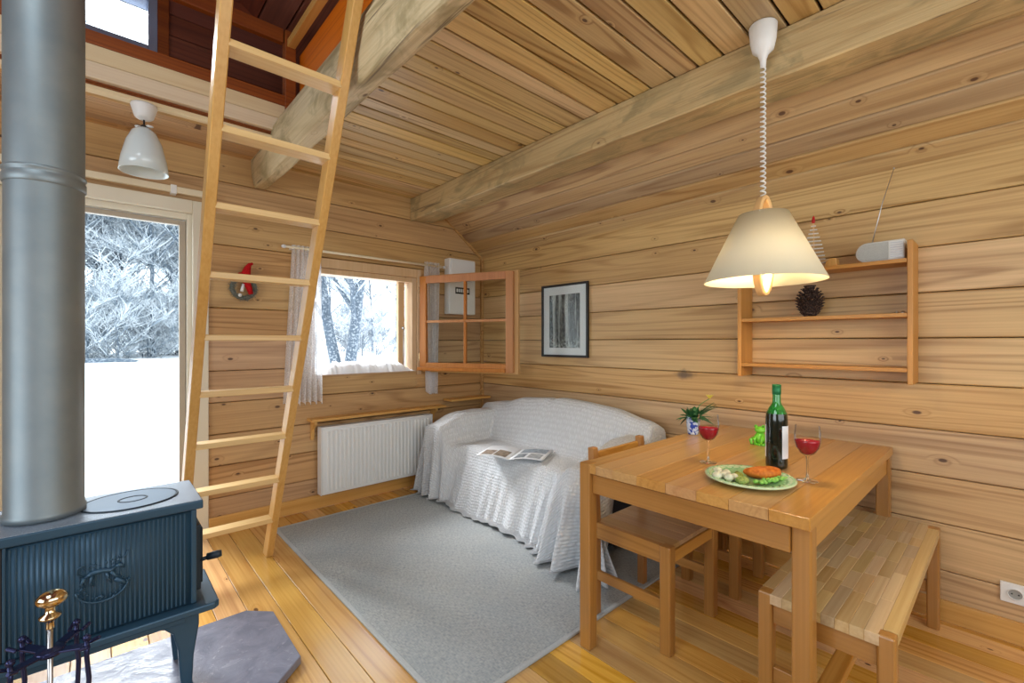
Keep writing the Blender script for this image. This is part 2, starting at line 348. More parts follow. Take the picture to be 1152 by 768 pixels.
# ------------------------------------------------------------------ mesh helpers
class MB:
    def __init__(s): s.v = []; s.f = []; s.uv = None
    def add(s, vs, fs):
        o = len(s.v); s.v += [tuple(v) for v in vs]; s.f += [tuple(i + o for i in f) for f in fs]; return s
    def box(s, x0, x1, y0, y1, z0, z1):
        vs = [(x, y, z) for x in (x0, x1) for y in (y0, y1) for z in (z0, z1)]
        return s.add(vs, [(0, 1, 3, 2), (4, 6, 7, 5), (0, 4, 5, 1), (2, 3, 7, 6), (0, 2, 6, 4), (1, 5, 7, 3)])
    def bar(s, a, b, w, h, up=(0, 0, 1)):
        a = Vector(a); b = Vector(b); d = (b - a).normalized(); u = Vector(up); r = d.cross(u)
        if r.length < 1e-4: r = d.cross(Vector((1, 0, 0)))
        r.normalize(); u = r.cross(d).normalized()
        vs = [p + r * (w / 2 * i) + u * (h / 2 * j) for p in (a, b) for i in (-1, 1) for j in (-1, 1)]
        return s.add(vs, [(0, 1, 3, 2), (4, 6, 7, 5), (0, 4, 5, 1), (2, 3, 7, 6), (0, 2, 6, 4), (1, 5, 7, 3)])
    def prism(s, poly, axis, a, b):
        """poly: 2-D points in the other two axes (in xyz order), extruded along axis from a to b"""
        ai = 'xyz'.index(axis); n = len(poly)
        def P(p, t): q = list(p); q.insert(ai, t); return q
        vs = [P(p, a) for p in poly] + [P(p, b) for p in poly]
        return s.add(vs, [tuple(range(n))[::-1], tuple(range(n, 2 * n))] + [(i, (i + 1) % n, n + (i + 1) % n, n + i) for i in range(n)])
    def tube(s, pts, rad, n=10, cap=True, closed=False):
        pts = [Vector(p) for p in pts]; m = len(pts)
        if isinstance(rad, (int, float)): rad = [rad] * m
        vs = []; prev = None
        for i, p in enumerate(pts):
            if closed: t = pts[(i + 1) % m] - pts[i - 1]
            else: t = pts[min(i + 1, m - 1)] - pts[max(i - 1, 0)]
            t = t.normalized() if t.length > 1e-9 else Vector((0, 0, 1))
            if prev is None:
                r = t.orthogonal().normalized()
            else:
                r = (prev - t * prev.dot(t)); r = r.normalized() if r.length > 1e-6 else t.orthogonal().normalized()
            prev = r; u = t.cross(r)
            for k in range(n):
                a = 2 * PI * k / n; vs.append(p + (r * math.cos(a) + u * math.sin(a)) * rad[i])
        fs = []
        for i in range(m if closed else m - 1):
            j = (i + 1) % m
            for k in range(n): fs.append((i * n + k, i * n + (k + 1) % n, j * n + (k + 1) % n, j * n + k))
        if cap and not closed: fs += [tuple(range(n))[::-1], tuple(range((m - 1) * n, m * n))]
        return s.add(vs, fs)
    def lathe(s, prof, c=(0, 0, 0), n=32, a0=0, a1=2 * PI, closed=False, sy=1.0):
        full = abs(a1 - a0 - 2 * PI) < 1e-6; k = n if full else n + 1
        vs = [(c[0] + r * math.cos(a0 + (a1 - a0) * j / n), c[1] + sy * r * math.sin(a0 + (a1 - a0) * j / n), c[2] + z) for r, z in prof for j in range(k)]
        fs = []; m = len(prof)
        for i in range(m if closed else m - 1):
            i2 = (i + 1) % m
            for j in range(k if full else k - 1): fs.append((i * k + j, i * k + (j + 1) % k, i2 * k + (j + 1) % k, i2 * k + j))
        return s.add(vs, fs)
    def ball(s, c, r, n=12, m=8):
        if isinstance(r, (int, float)): r = (r, r, r)
        vs = [(c[0], c[1], c[2] - r[2])]
        for i in range(1, m):
            t = PI * i / m
            for j in range(n): a = 2 * PI * j / n; vs.append((c[0] + r[0] * math.sin(t) * math.cos(a), c[1] + r[1] * math.sin(t) * math.sin(a), c[2] - r[2] * math.cos(t)))
        vs.append((c[0], c[1], c[2] + r[2])); T = len(vs) - 1
        fs = [(0, 1 + (j + 1) % n, 1 + j) for j in range(n)]
        for i in range(m - 2):
            for j in range(n): a = 1 + i * n + j; b = 1 + i * n + (j + 1) % n; fs.append((a, b, b + n, a + n))
        fs += [(T, 1 + (m - 2) * n + j, 1 + (m - 2) * n + (j + 1) % n) for j in range(n)]
        return s.add(vs, fs)
    def pieces(s):
        par = list(range(len(s.v)))
        def f(a):
            while par[a] != a: par[a] = par[par[a]]; a = par[a]
            return a
        for q in s.f:
            for a in q[1:]: par[f(a)] = f(q[0])
        gr = {}
        for q in s.f: gr.setdefault(f(q[0]), []).append(q)
        out = []
        for fs in gr.values():
            ids = sorted({a for q in fs for a in q}); mp = {a: i for i, a in enumerate(ids)}
            m = MB(); m.v = [s.v[a] for a in ids]; m.f = [tuple(mp[a] for a in q) for q in fs]; out.append(m)
        return out
    def build_each(s, name, mat, parent=None, **k):
        return [m.build(name, mat, parent, **k) for m in s.pieces()]
    def build(s, name, mat, parent=None, loc=None, bevel=0, seg=2, smooth=False, sub=0, solid=0):
        off = Vector(loc) if loc is not None else Vector((0, 0, 0))
        if parent is not None:
            off = Vector((0, 0, 0)); q = parent
            while q is not None: off += q.location; q = q.parent
        me = bpy.data.meshes.new(name)
        me.from_pydata([(v[0] - off.x, v[1] - off.y, v[2] - off.z) for v in s.v], [], s.f); me.validate()
        bm = bmesh.new(); bm.from_mesh(me); bmesh.ops.recalc_face_normals(bm, faces=bm.faces); bm.to_mesh(me); bm.free()
        me.materials.append(mat)
        o = bpy.data.objects.new(name, me); COL.objects.link(o)
        if parent is not None: o.parent = parent
        elif loc is not None: o.location = off
        if smooth:
            for p in me.polygons: p.use_smooth = True
        if solid:
            md = o.modifiers.new('solid', 'SOLIDIFY'); md.thickness = solid; md.offset = 0
        if bevel:
            md = o.modifiers.new('bevel', 'BEVEL'); md.width = bevel; md.segments = seg; md.limit_method = 'ANGLE'; md.angle_limit = math.radians(40)
        if sub:
            md = o.modifiers.new('sub', 'SUBSURF'); md.levels = sub; md.render_levels = sub
        return o

def empty(name, loc, label=None, cat=None, group=None, kind=None):
    o = bpy.data.objects.new(name, None); COL.objects.link(o); o.location = loc; o.empty_display_size = .1
    return tag(o, label, cat, group, kind)
def tag(o, label=None, cat=None, group=None, kind=None):
    if label: o['label'] = label
    if cat: o['category'] = cat
    if group: o['group'] = group
    if kind: o['kind'] = kind
    return o
def lab(o, l): o['label'] = l; return o
def struct(o): o['kind'] = 'structure'; return o

# ================================================================== the room shell
W, B, LW, FW = 2.79, 3.5, -2.79, -1.55      # right wall, back wall, left wall, front wall
ZC = 2.48
PITCH = .2075
roofz = lambda x: 4.03 - .706 * abs(x)

# floor boards along y
mb = MB(); x = LW
i = 0
while x < W - .001:
    w = .118; mb.box(x, min(x + w - .0025, W), FW, B, -.03, 0.0); x += w
struct(mb.build('floor', M['floor'], bevel=.0015, seg=1))
struct(MB().box(LW, W, FW, B, -.06, -.031).build('trim_1', M['dark']))

def plank_wall(axis, fixed, thick, lo, hi, z0, z1, openings, pitch=PITCH, zoff=.018, top=None):
    """horizontal boards; openings: (a0,a1,z0,z1)"""
    mb = MB(); k = math.floor((z0 - zoff) / pitch)
    def put(a, b, c, d):
        if b - a < .004 or d - c < .004: return
        if axis == 'y': mb.box(min(fixed, fixed + thick), max(fixed, fixed + thick), a, b, c, d)
        else: mb.box(a, b, min(fixed, fixed + thick), max(fixed, fixed + thick), c, d)
    while zoff + k * pitch < z1:
        c = max(z0, zoff + k * pitch); d = min(z1, zoff + (k + 1) * pitch) - .004; k += 1
        l, h = lo, hi
        if top:
            l, h = top(c)
        segs = [(l, h)]
        act = [o for o in openings if o[2] < d and o[3] > c]
        for o in act:
            ns = []
            for a, b in segs:
                if o[1] <= a or o[0] >= b: ns.append((a, b)); continue
                if o[0] > a: ns.append((a, o[0]))
                if o[1] < b: ns.append((o[1], b))
                ia, ib = max(a, o[0]), min(b, o[1])
                if o[2] > c: put(ia, ib, c, o[2])
                if o[3] < d: put(ia, ib, o[3], d)
            segs = ns
        for a, b in segs: put(a, b, c, d)
    return mb

DOOR = (-.40, .46, 0.0, 2.07)
WIN = (1.16, 2.06, .985, 1.80)
GWIN = (-.40, .27, 2.99, 3.32)
struct(plank_wall('x', B, .14, LW, W, 0, ZC + .02, [DOOR, WIN]).build('wall_back', M['wall_x'], bevel=.004, seg=1))
struct(plank_wall('x', B, .14, LW, W, ZC + .02, 4.0, [GWIN], pitch=.13, top=lambda z: (-(4.03 - z) / .706 - .04, (4.03 - z) / .706 + .04)).build('wall_back', M['dred'], bevel=.003, seg=1))
struct(plank_wall('y', W, .14, FW, B, 0, 2.10, []).build('wall_right', M['wall_y'], bevel=.004, seg=1))
struct(plank_wall('y', LW, -.14, FW, B, 0, 2.10, []).build('wall_left', M['wall_y'], bevel=.004, seg=1))
struct(plank_wall('x', FW, -.14, LW, W, 0, 4.0, [], top=lambda z: (-min(W, (4.03 - z) / .706 + .04), min(W, (4.03 - z) / .706 + .04))).build('wall_front', M['wall_x'], bevel=.004, seg=1))

bk = MB()
bk.box(W + .141, W + .17, FW - .2, B + .2, -.1, 2.3); bk.box(LW - .17, LW - .141, FW - .2, B + .2, -.1, 2.3); bk.box(LW - .1, W + .1, FW - .17, FW - .141, -.1, 4.2)
struct(bk.build('wall_right', M['dark'])).name = 'wall_outer'
bk = MB()
for (xa, xb, za_, zb_) in ((LW, DOOR[0], -.1, 2.07), (DOOR[1], WIN[0], -.1, 2.07), (WIN[1], W + .1, -.1, 2.07), (WIN[0], WIN[1], -.1, WIN[2]), (WIN[0], WIN[1], WIN[3], 2.07), (LW, W + .1, 2.07, GWIN[2]),
                           (LW, GWIN[0], GWIN[2], GWIN[3]), (GWIN[1], W, GWIN[2], GWIN[3]), (-1.2, 1.2, GWIN[3], 4.1)):
    bk.box(xa, xb, B + .141, B + .16, za_, zb_)
struct(bk.build('wall_outer', M['dark']))

# flat ceiling right of the log beam: tongue-and-groove boards across the room
mb = MB(); y = FW; i = 0
rnd = random.Random(3)
while y < 3.14:
    w = rnd.choice((.098, .112, .125)); mb.box(.95, 2.02, y, y + w - .011, ZC, ZC + .02); y += w
while y < B - .01:
    w = .09; mb.box(.97, 2.02, y, min(y + w - .001, B), ZC, ZC + .02); y += w
struct(mb.build('ceiling', M['ceil'], bevel=.003, seg=1))
struct(MB().box(.95, 2.02, FW, B, ZC + .0205, ZC + .0215).build('ceiling', M['dark']))
mb = MB(); y = 3.045
while y < B - .01:
    w = .076; mb.box(LW + .5, .83, y, min(y + w - .0015, B), ZC, ZC + .02); y += w
struct(mb.build('ceiling', M['wall_x'], bevel=.002, seg=1))
struct(MB().box(.95, 2.3, FW, B, ZC + .022, ZC + .16).box(LW + .6, .90, 3.0, B, ZC + .022, ZC + .16).build('floor', M['redy']))

# roof slopes, boards along the ridge
def slope(side, xa, xb, mat, name, n):
    mb = MB(); L = xb - xa
    for k in range(n):
        a = xa + L * k / n; b = xa + L * (k + 1) / n - .007
        t = .03
        mb.prism([(side * a, roofz(a)), (side * b, roofz(b)), (side * b, roofz(b) + t), (side * a, roofz(a) + t)], 'y', FW - .15, B + .2)
    return struct(mb.build(name, mat, bevel=.004, seg=1))
slope(1, 2.18, 2.80, M['slope'], 'ceiling', 7)
slope(1, 0, 2.18, M['dredy'], 'ceiling', 16)
slope(-1, 0, 2.80, M['dredy'], 'ceiling', 20)
MBo = MB()
for sgn in (1, -1):
    MBo.prism([(0, 4.10), (sgn * 2.95, roofz(2.95) + .07), (sgn * 2.95, roofz(2.95) + .14), (0, 4.2)], 'y', FW - .3, B + .3)
struct(MBo.build('ceiling', M['dark']))

# trim battens
struct(MB().box(W - .018, W, FW, B - .02, 0.006, .098).build('baseboard_right', M['trim_y'], bevel=.004))
struct(MB().box(.53, W - .02, B - .018, B, .004, .105).build('baseboard_back', M['trim_x'], bevel=.004))
mb = MB(); mb.prism([(2.30, 2.405), (2.325, 2.40), (2.785, 2.075), (2.785, 2.045), (2.76, 2.05)], 'y', B - .018, B)
struct(mb.build('trim_2', M['wall_x']))
struct(MB().box(W - .028, W - .001, B - .028, B - .001, .1, 2.05).build('trim_3', M['wall_x'], bevel=.003))

# fascia boards at the loft edge (left of the log beam)
struct(MB().box(LW + .6, .84, 2.965, 2.998, 2.588, 2.668).box(LW + .6, .84, 2.965, 2.998, 2.508, 2.586).build('trim_4', M['pale'], bevel=.002, seg=1))
struct(MB().box(LW + .6, .82, 2.985, 3.04, 2.462, 2.482).build('trim_5', M['pale'], bevel=.002, seg=1))
struct(MB().box(LW + .6, .82, 3.01, 3.04, 2.483, 2.51).build('trim_6', M['redy']))
struct(MB().box(LW + .6, .84, B - .06, B - .001, 2.925, 2.955).build('trim_7', M['red'], bevel=.002))

# ---- balcony railing of the loft
rl = empty('loft_railing', (.87, 3.0, 2.67), 'red-stained wooden railing round the loft opening, top left', 'railing')
MB().box(LW + .6, .845, 2.965, 3.02, 2.670, 2.735).build('bottom_rail', M['red'], rl, bevel=.003)
MB().box(LW + .6, .835, 2.975, 3.015, 3.058, 3.14).build('top_rail', M['red'], rl, bevel=.003)
MB().box(.84, .90, 2.955, 3.02, 2.62, 3.13).build('post', M['red'], rl, bevel=.003)
lab(MB().box(.85, .895, 1.0, 2.955, 3.03, 3.075).build('side_rail', M['trim_y'], rl, bevel=.003), 'yellow side rail running toward the camera')
lab(MB().box(.93, .96, 1.0, 2.99, 2.67, 3.02).build('side_board', M['orange'], rl, bevel=.003), 'red-stained side board, coloured orange for the warm light on it')

# ---- the two beams
def log_beam(name, cx, half, z0, z1, ya, yb, seed, mat, label):
    r = random.Random(seed); n = 26; ring = []
    base = [(-.080, 2.295), (-.006, 2.300), (.085, 2.415), (.108, 2.50), (.085, 2.60), (-.060, 2.605), (-.098, 2.52), (-.100, 2.39)]
    vs = []; k = len(base)
    fa = [r.uniform(0, 6) for _ in base]
    for i in range(n + 1):
        y = ya + (yb - ya) * i / n
        for j, (a, z) in enumerate(base):
            wob = .010 * math.sin(i * .55 + fa[j]) + .006 * math.sin(i * 1.7 + fa[j] * 2)
            vs.append((cx + a * (1 + wob * 3.0), y, z + wob * (.6 if j not in (4, 5) else 0)))
    mb = MB(); fs = [tuple(range(k))[::-1], tuple(range(n * k, n * k + k))]
    for i in range(n):
        for j in range(k): fs.append((i * k + j, i * k + (j + 1) % k, (i + 1) * k + (j + 1) % k, (i + 1) * k + j))
    mb.add(vs, fs)
    o = mb.build(name, mat, loc=(cx, (ya + yb) / 2, z0), bevel=.012, seg=2)
    return tag(o, label, 'beam')
log_beam('log_beam', .872, .12, 2.295, 2.60, FW + .01, B - .002, 5, M['hewn'], 'big pale hewn log beam with rounded facets, behind the ladder top')
mb = MB(); n = 24; r = random.Random(9)
prof = [(1.995, 2.292), (2.215, 2.305), (2.262, 2.345), (2.262, 2.479), (1.995, 2.479)]
vs = []; fs = [tuple(range(5))[::-1], tuple(range(n * 5, n * 5 + 5))]
for i in range(n + 1):
    y = FW + .01 + (B - .012 - FW) * i / n
    for j, (a, z) in enumerate(prof): vs.append((a + (r.uniform(-.004, .004) if j in (1, 2) else 0), y, z + (r.uniform(-.004, .004) if j < 3 else 0)))
for i in range(n):
    for j in range(5): fs.append((i * 5 + j, i * 5 + (j + 1) % 5, (i + 1) * 5 + (j + 1) % 5, (i + 1) * 5 + j))
mb.add(vs, fs)
tag(mb.build('ceiling_beam', M['purlin'], loc=(2.12, 1, 2.3), bevel=.006, seg=1), 'squared knotty wooden beam between the flat ceiling and the sloping boards', 'beam')
struct(MB().box(2.20, 2.285, FW, B, 2.40, 2.475).build('trim_8', M['slope']))

# ---- door to the snow
d = empty('door_1', (.03, B, 0), kind='structure')
mb = MB()
for a in ((-.47, -.385), (.445, .53)): mb.box(a[0], a[1], B - .02, B + .02, 0, 2.135)
mb.box(-.385, .445, B - .02, B + .02, 2.055, 2.135)
mb.build('architrave', M['cream'], d, bevel=.004)
mb = MB(); mb.box(-.40, -.36, B + .02, B + .12, 0, 2.055).box(.42, .46, B + .02, B + .12, 0, 2.055).box(-.36, .42, B + .02, B + .12, 2.02, 2.055)
mb.box(-.36, .42, B + .0, B + .14, 0, .035)
mb.build('jamb', M['cream'], d, bevel=.003)
mb = MB(); mb.box(-.355, -.31, B + .06, B + .10, .04, 2.015).box(.385, .418, B + .06, B + .10, .04, 2.015).box(-.31, .385, B + .06, B + .10, 1.985, 2.015).box(-.31, .385, B + .06, B + .10, .04, .14)
mb.build('door_leaf', plain('taupe_door_leaf', (.44, .37, .28), .4), d, bevel=.003)
MB().box(-.31, .385, B + .077, B + .083, .14, 1.985).build('pane', M['pane'], d)
# cream rail above the door
rr = empty('curtain_rail', (.1, B, 2.15), 'cream curtain rail mounted above the glass door', 'curtain rail')
MB().box(-.6, .56, B - .055, B - .025, 2.158, 2.196).build('rail', M['creamrail'], rr, bevel=.003)
mb = MB()
for x in (-.35, .33): mb.box(x, x + .03, B - .058, B - .0, 2.150, 2.203)
mb.build_each('bracket', M['plastic'], rr, bevel=.002)

# ---- window with the open casement
w = empty('window_1', (1.6, B, WIN[2]), kind='structure')
x0, x1, z0, z1 = WIN
mb = MB()
mb.box(x0 - .07, x0, B - .018, B, z0 - .02, z1 + .075).box(x1, x1 + .035, B - .018, B, z0 - .02, z1 + .075)
mb.box(x0, x1, B - .018, B, z1 + .005, z1 + .075)
lab(mb.build('window_trim', M['sash_pale'], w, bevel=.003), 'pale wooden window trim')
mb = MB()
mb.box(x0 + .0, x0 + .04, B, B + .13, z0, z1).box(x1 - .045, x1, B, B + .13, z0, z1).box(x0 + .04, x1 - .045, B, B + .13, z1 - .04, z1)
mb.box(x0 + .04, x1 - .045, B, B + .13, z0 - .0, z0 + .012)
mb.build('window_frame', M['sash_pale'], w, bevel=.003)
mb = MB().box(1.925, 1.985, B + .075, B + .11, z0 + .012, z1 - .04)
st = mb.build('stile', M['sash_pale'], w, bevel=.003)
MB().tube([(1.965, B + .06, 1.05), (1.965, B + .055, 1.20), (1.965, B + .055, 1.36)], .005, 8).ball((1.965, B + .06, 1.365), .014).build('handle', M['steel'], st, smooth=True)

def make_casement(hx, hy, ang, z0, z1, wid):
    """sash in its own frame: local u from the hinge"""
    root = empty('casement', (hx - w.location.x, hy - w.location.y, z0 - w.location.z)); root.parent = w
    root.rotation_euler.z = ang
    H = z1 - z0; st, th = .062, .042
    def bx(mb, u0, u1, v0, v1, a, b): mb.box(u0, u1, v0, v1, a, b)
    root['label'] = 'inward-opened casement of orange varnished pine with four panes'
    def part(mb, name, mat, bevel=.003, **k):
        me = bpy.data.meshes.new(name); me.from_pydata(mb.v, [], mb.f)
        bm = bmesh.new(); bm.from_mesh(me); bmesh.ops.recalc_face_normals(bm, faces=bm.faces); bm.to_mesh(me); bm.free()
        me.materials.append(mat); o = bpy.data.objects.new(name, me); COL.objects.link(o); o.parent = root
        if bevel: md = o.modifiers.new('b', 'BEVEL'); md.width = bevel; md.segments = 2; md.limit_method = 'ANGLE'
        return o
    mb = MB(); mb.box(0, st, 0, th, 0, H).box(wid - st, wid, 0, th, 0, H).box(st, wid - st, 0, th, 0, st + .01).box(st, wid - st, 0, th, H - st, H)
    part(mb, 'sash_frame', M['sash'])
    mb = MB(); um = (wid) / 2; zm = H * .52
    mb.box(um - .011, um + .011, .008, th - .008, st + .01, H - st).box(st, wid - st, .008, th - .008, zm - .011, zm + .011)
    part(mb, 'glazing_bar', M['sash'], .002)
    mb = MB(); mb.box(-.01, wid - .06, -.028, 0, .004, .034); part(mb, 'drip_rail', M['sash'])
    # outer sash coupled behind, a little wider
    mb = MB(); a, b = th + .004, th + .040
    mb.box(.0, st, a, b, -.012, H + .012).box(wid - .055, wid + .03, a, b, -.012, H + .012).box(st, wid - .055, a, b, -.012, .045).box(st, wid - .055, a, b, H - .05, H + .012)
    lab(part(mb, 'outer_sash', M['trim_z']), 'lighter outer sash coupled behind the inner one')
    for (ua, ub) in ((st, um - .011), (um + .011, wid - st)):
        for (za, zb) in ((st + .01, zm - .011), (zm + .011, H - st)):
            mb = MB(); mb.box(ua, ub, .019, .023, za, zb); part(mb, 'pane', M['pane'], 0)
    mb = MB()
    for z in (.12, H - .12): mb.tube([(-.004, .0, z - .03), (-.004, 0, z + .03)], .007, 8)
    part(mb, 'hinge', M['brass'], 0)
    return root
make_casement(2.075, 3.475, math.atan2(2.69 - 3.475, 2.455 - 2.075), .995, 1.815, .872)

# snow along the outer sill
def lumpy_strip(x0, x1, y0, y1, z, h, nx, ny, seed):
    r = random.Random(seed); mb = MB(); vs = []
    for i in range(nx + 1):
        for j in range(ny + 1):
            u, v = i / nx, j / ny; e = min(1, 6 * min(u, 1 - u), ) * math.sin(PI * min(max(v, .0), 1)) ** .5
            vs.append((x0 + (x1 - x0) * u, y0 + (y1 - y0) * v + r.uniform(-.006, .006), z + h * e * (.65 + .5 * r.random())))
    fs = []
    for i in range(nx):
        for j in range(ny): a = i * (ny + 1) + j; fs.append((a, a + 1, a + ny + 2, a + ny + 1))
    k = len(vs); vs2 = [(a, b, z - .004) for a, b, c in vs]; mb.add(vs, fs)
    return mb
o = lumpy_strip(x0 + .045, x1 - .02, B - .022, B + .19, z0 + .012, .088, 70, 6, 3).build('window_sill_snow', M['snow'], loc=(1.6, B + .1, z0 + .012), smooth=True)
tag(o, 'ridge of snow lying along the window sill below the open window', 'snow', kind='stuff')

# ---- gable window up in the loft
g2 = empty('window_2', (0, B, 3.0), kind='structure')
a0, a1, c0, c1 = GWIN
mb = MB(); mb.box(a0, a0 + .045, B - .01, B + .1, c0, c1).box(a1 - .045, a1, B - .01, B + .1, c0, c1).box(a0 + .045, a1 - .045, B - .01, B + .1, c1 - .03, c1).box(a0 + .045, a1 - .045, B - .01, B + .1, c0, c0 + .035)
mb.build('window_frame', plain('blue_glare_tint', (.26, .30, .42), .4), g2, bevel=.003)  # window glare on the frame put into its blue-grey colour
mb = MB(); mb.box(a1, a1 + .055, B - .02, B - .001, c0 - .03, c1 + .05).box(a0 - .06, a1, B - .02, B - .001, c0 - .045, c0).box(a0 - .06, a1, B - .02, B - .001, c1, c1 + .05)
mb.build('window_trim', M['red'], g2, bevel=.003)
MB().box(a0 + .045, a1 - .045, B + .05, B + .055, c0 + .035, c1 - .03).build('pane', M['pane'], g2)

# ================================================================== wood stove on its slate
Sx0, Sx1, Sy0, Sy1 = -.36, .262, 1.885, 2.175
st = empty('wood_stove', (-.05, 2.03, .035), 'blue-green cast-iron wood stove with ribbed side and relief emblem', 'stove')
MB().box(Sx0, Sx1 - .012, Sy0 + .012, Sy1 - .008, .345, .668).build('body', M['iron'], st, bevel=.004)
# ribbed side panel
mb = MB(); x = -.182
mb.box(-.19, .236, Sy0 + .002, Sy0 + .013, .352, .664)
while x < .228:
    mb.tube([(x, Sy0 + .004, .356), (x, Sy0 + .004, .660)], .0038, 8, cap=False); x += .0118
mb.build('ribbed_panel', M['iron'], st, smooth=True)
mb = MB(); mb.box(-.196, -.188, Sy0 - .003, Sy0 + .012, .35, .668).box(.236, .252, Sy0 - .003, Sy0 + .014, .35, .668)
mb.build_each('panel_frame', M['iron'], st, bevel=.003)
lab(MB().box(Sx0, -.197, Sy0 - .001, Sy0 + .02, .35, .666).build('end_recess', M['dark'], st), 'black front end of the stove')
# relief emblem: a running animal within a curled branch
mb = MB(); ex, ez = .012, .508; yy = Sy0 - .001
def E(pts, r): mb.tube([(ex + a * 1.2, yy - .002, ez + b * 1.2) for a, b in pts], r, 6)
E([(-.052 + .0 * i, 0) if 0 else (.050 * math.cos(t), -.012 + .040 * math.sin(t)) for i, t in enumerate([PI * 1.02 + k * PI * .95 / 14 for k in range(15)])], .0032)
E([(-.034, .018), (-.02, .026), (0, .027), (.016, .022), (.026, .030)], [.004, .008, .008, .007, .005])
E([(-.034, .018), (-.040, .004), (-.032, -.006)], [.006, .004, .002]); E([(-.020, .020), (-.024, .002), (-.016, -.008)], [.005, .004, .002])
E([(.016, .020), (.024, .006), (.034, .0)], [.006, .005, .004]); E([(.008, .020), (.010, .004), (.018, -.010)], [.005, .004, .002])
E([(.026, .030), (.036, .030), (.043, .022)], [.006, .0065, .003]); E([(.030, .034), (.036, .046), (.046, .052), (.050, .064)], .0022); E([(.036, .046), (.032, .058)], .002)
E([(-.036, .022), (-.048, .032), (-.046, .046), (-.036, .050)], .0025)
E([(.024, -.002), (.040, -.014), (.046, -.024)], [.007, .006, .003])
rr_ = random.Random(4)
for k in range(42):
    a = rr_.uniform(PI * .95, PI * 2.05); q = rr_.uniform(.042, .068)
    mb.ball((ex + q * math.cos(a), yy - .001, ez - .010 + .8 * q * math.sin(a)), rr_.uniform(.002, .0045), 6, 4)
for k in range(26): mb.ball((ex + rr_.uniform(-.046, .038), yy - .001, ez + rr_.uniform(.026, .062)), rr_.uniform(.002, .004), 6, 4)
mb.build('emblem', M['iron'], st, smooth=True)
MB().box(Sx0 - .01, .270, Sy0 - .010, Sy1 + .006, .670, .6985).build('top_rim', M['iron'], st, bevel=.004)
lab(MB().box(Sx0 - .006, .266, Sy0 - .006, Sy1 + .002, .6985, .7005).build('top_plate', M['irontop'], st), 'speckled top plate')
mb = MB(); lx, ly = .085, 2.03
mb.lathe([(.0, .0035), (.124, .0035), (.126, .0)], (lx, ly, .7008), 64, sy=.86)
ld = mb.build('cooking_lid', plain('worn_iron_lid', (.20, .27, .36), .3, .2), st)
lab(MB().lathe([(.126, .0005), (.127, .0042), (.131, .0042), (.132, .0005)], (lx, ly, .7008), 64, sy=.86).lathe([(.034, .0035), (.035, .0052), (.040, .0052), (.041, .0035)], (lx + .005, ly, .7008), 40, sy=.86).build('lid_groove', M['irondark'], st, smooth=True), 'dark groove lines of the lid')
# base ledge and door on the right-hand end
MB().prism([(Sx0, Sy0 - .03), (.30, Sy0 - .035), (.315, Sy0 - .02), (.315, Sy1 - .02), (.29, Sy1 + .0), (Sx0, Sy1)], 'z', .322, .346).build('base_ledge', M['iron'], st, bevel=.005)
mb = MB(); mb.box(.252, .270, Sy0 + .035, Sy1 - .035, .375, .60).box(.270, .277, Sy0 + .05, Sy1 - .05, .39, .585)
dr = mb.build('door', M['irondark'], st, bevel=.004)
MB().tube([(.268, 1.925, .475), (.292, 1.925, .478)], .007, 8).tube([(.288, 1.925, .480), (.318, 1.915, .484), (.330, 1.912, .485)], [.012, .0135, .011], 10).build('door_knob', M['irondark'], dr, smooth=True)
# cabriole legs
for (x, y, sx, sy) in ((.215, 1.905, 1, -1), (.215, 2.15, 1, 1), (-.30, 1.905, -1, -1), (-.30, 2.15, -1, 1)):
    mb = MB()
    poly = [(x + sx * .045, .323), (x + sx * .045, .27), (x + sx * .030, .17), (x + sx * .026, .085), (x + sx * .036, .0365), (x - sx * .002, .0365), (x - sx * .008, .10), (x - sx * .014, .20),
            (x - sx * .028, .262), (x - sx * .050, .285), (x - sx * .062, .290), (x - sx * .068, .323)]
    mb.prism(poly, 'y', y - .016, y + .016)
    mb.build('leg', M['iron'], st, bevel=.005)
# apron under the body between the legs
MB().box(-.27, .22, Sy0 - .012, Sy0 + .004, .298, .324).build('apron', M['iron'], st, bevel=.003)

fl = empty('stove_pipe', (-.12, 2.035, .70), 'thick grey stove pipe rising from the stove top', 'stove pipe')
mb = MB(); R_ = .0905
mb.lathe([(R_ - .004, .0045), (R_ + .004, .0045), (R_ + .004, .022), (R_, .026), (R_, 1.03)], (-.12, 2.035, .70), 64)
mb.build('lower_sleeve', M['pipe'], fl, smooth=True)
mb = MB(); mb.lathe([(R_ + .001, 0), (R_ + .004, .004), (R_ + .004, .026), (R_ + .0015, .030), (R_ + .0015, .037), (R_ + .005, .041), (R_ + .005, .046), (R_ + .001, .050)], (-.12, 2.035, 1.72), 64)
mb.build('joint_ring', M['pipe'], fl, smooth=True)
mb = MB(); mb.lathe([(R_ + .001, 0), (R_ + .001, 2.13)], (-.12, 2.035, 1.77), 64); mb.build('upper_sleeve', M['pipe'], fl, smooth=True)

hp = [(-.62, 2.325), (.495, 2.325), (.585, 2.235), (.580, 1.845), (.475, 1.755), (.02, 1.70), (-.62, 1.72)]
tag(MB().prism(hp, 'z', .002, .035).build('slate_hearth', M['slate'], loc=(0, 2.0, .002), bevel=.004), 'grey polygonal slate slab on the floor beneath the stove', 'hearth')

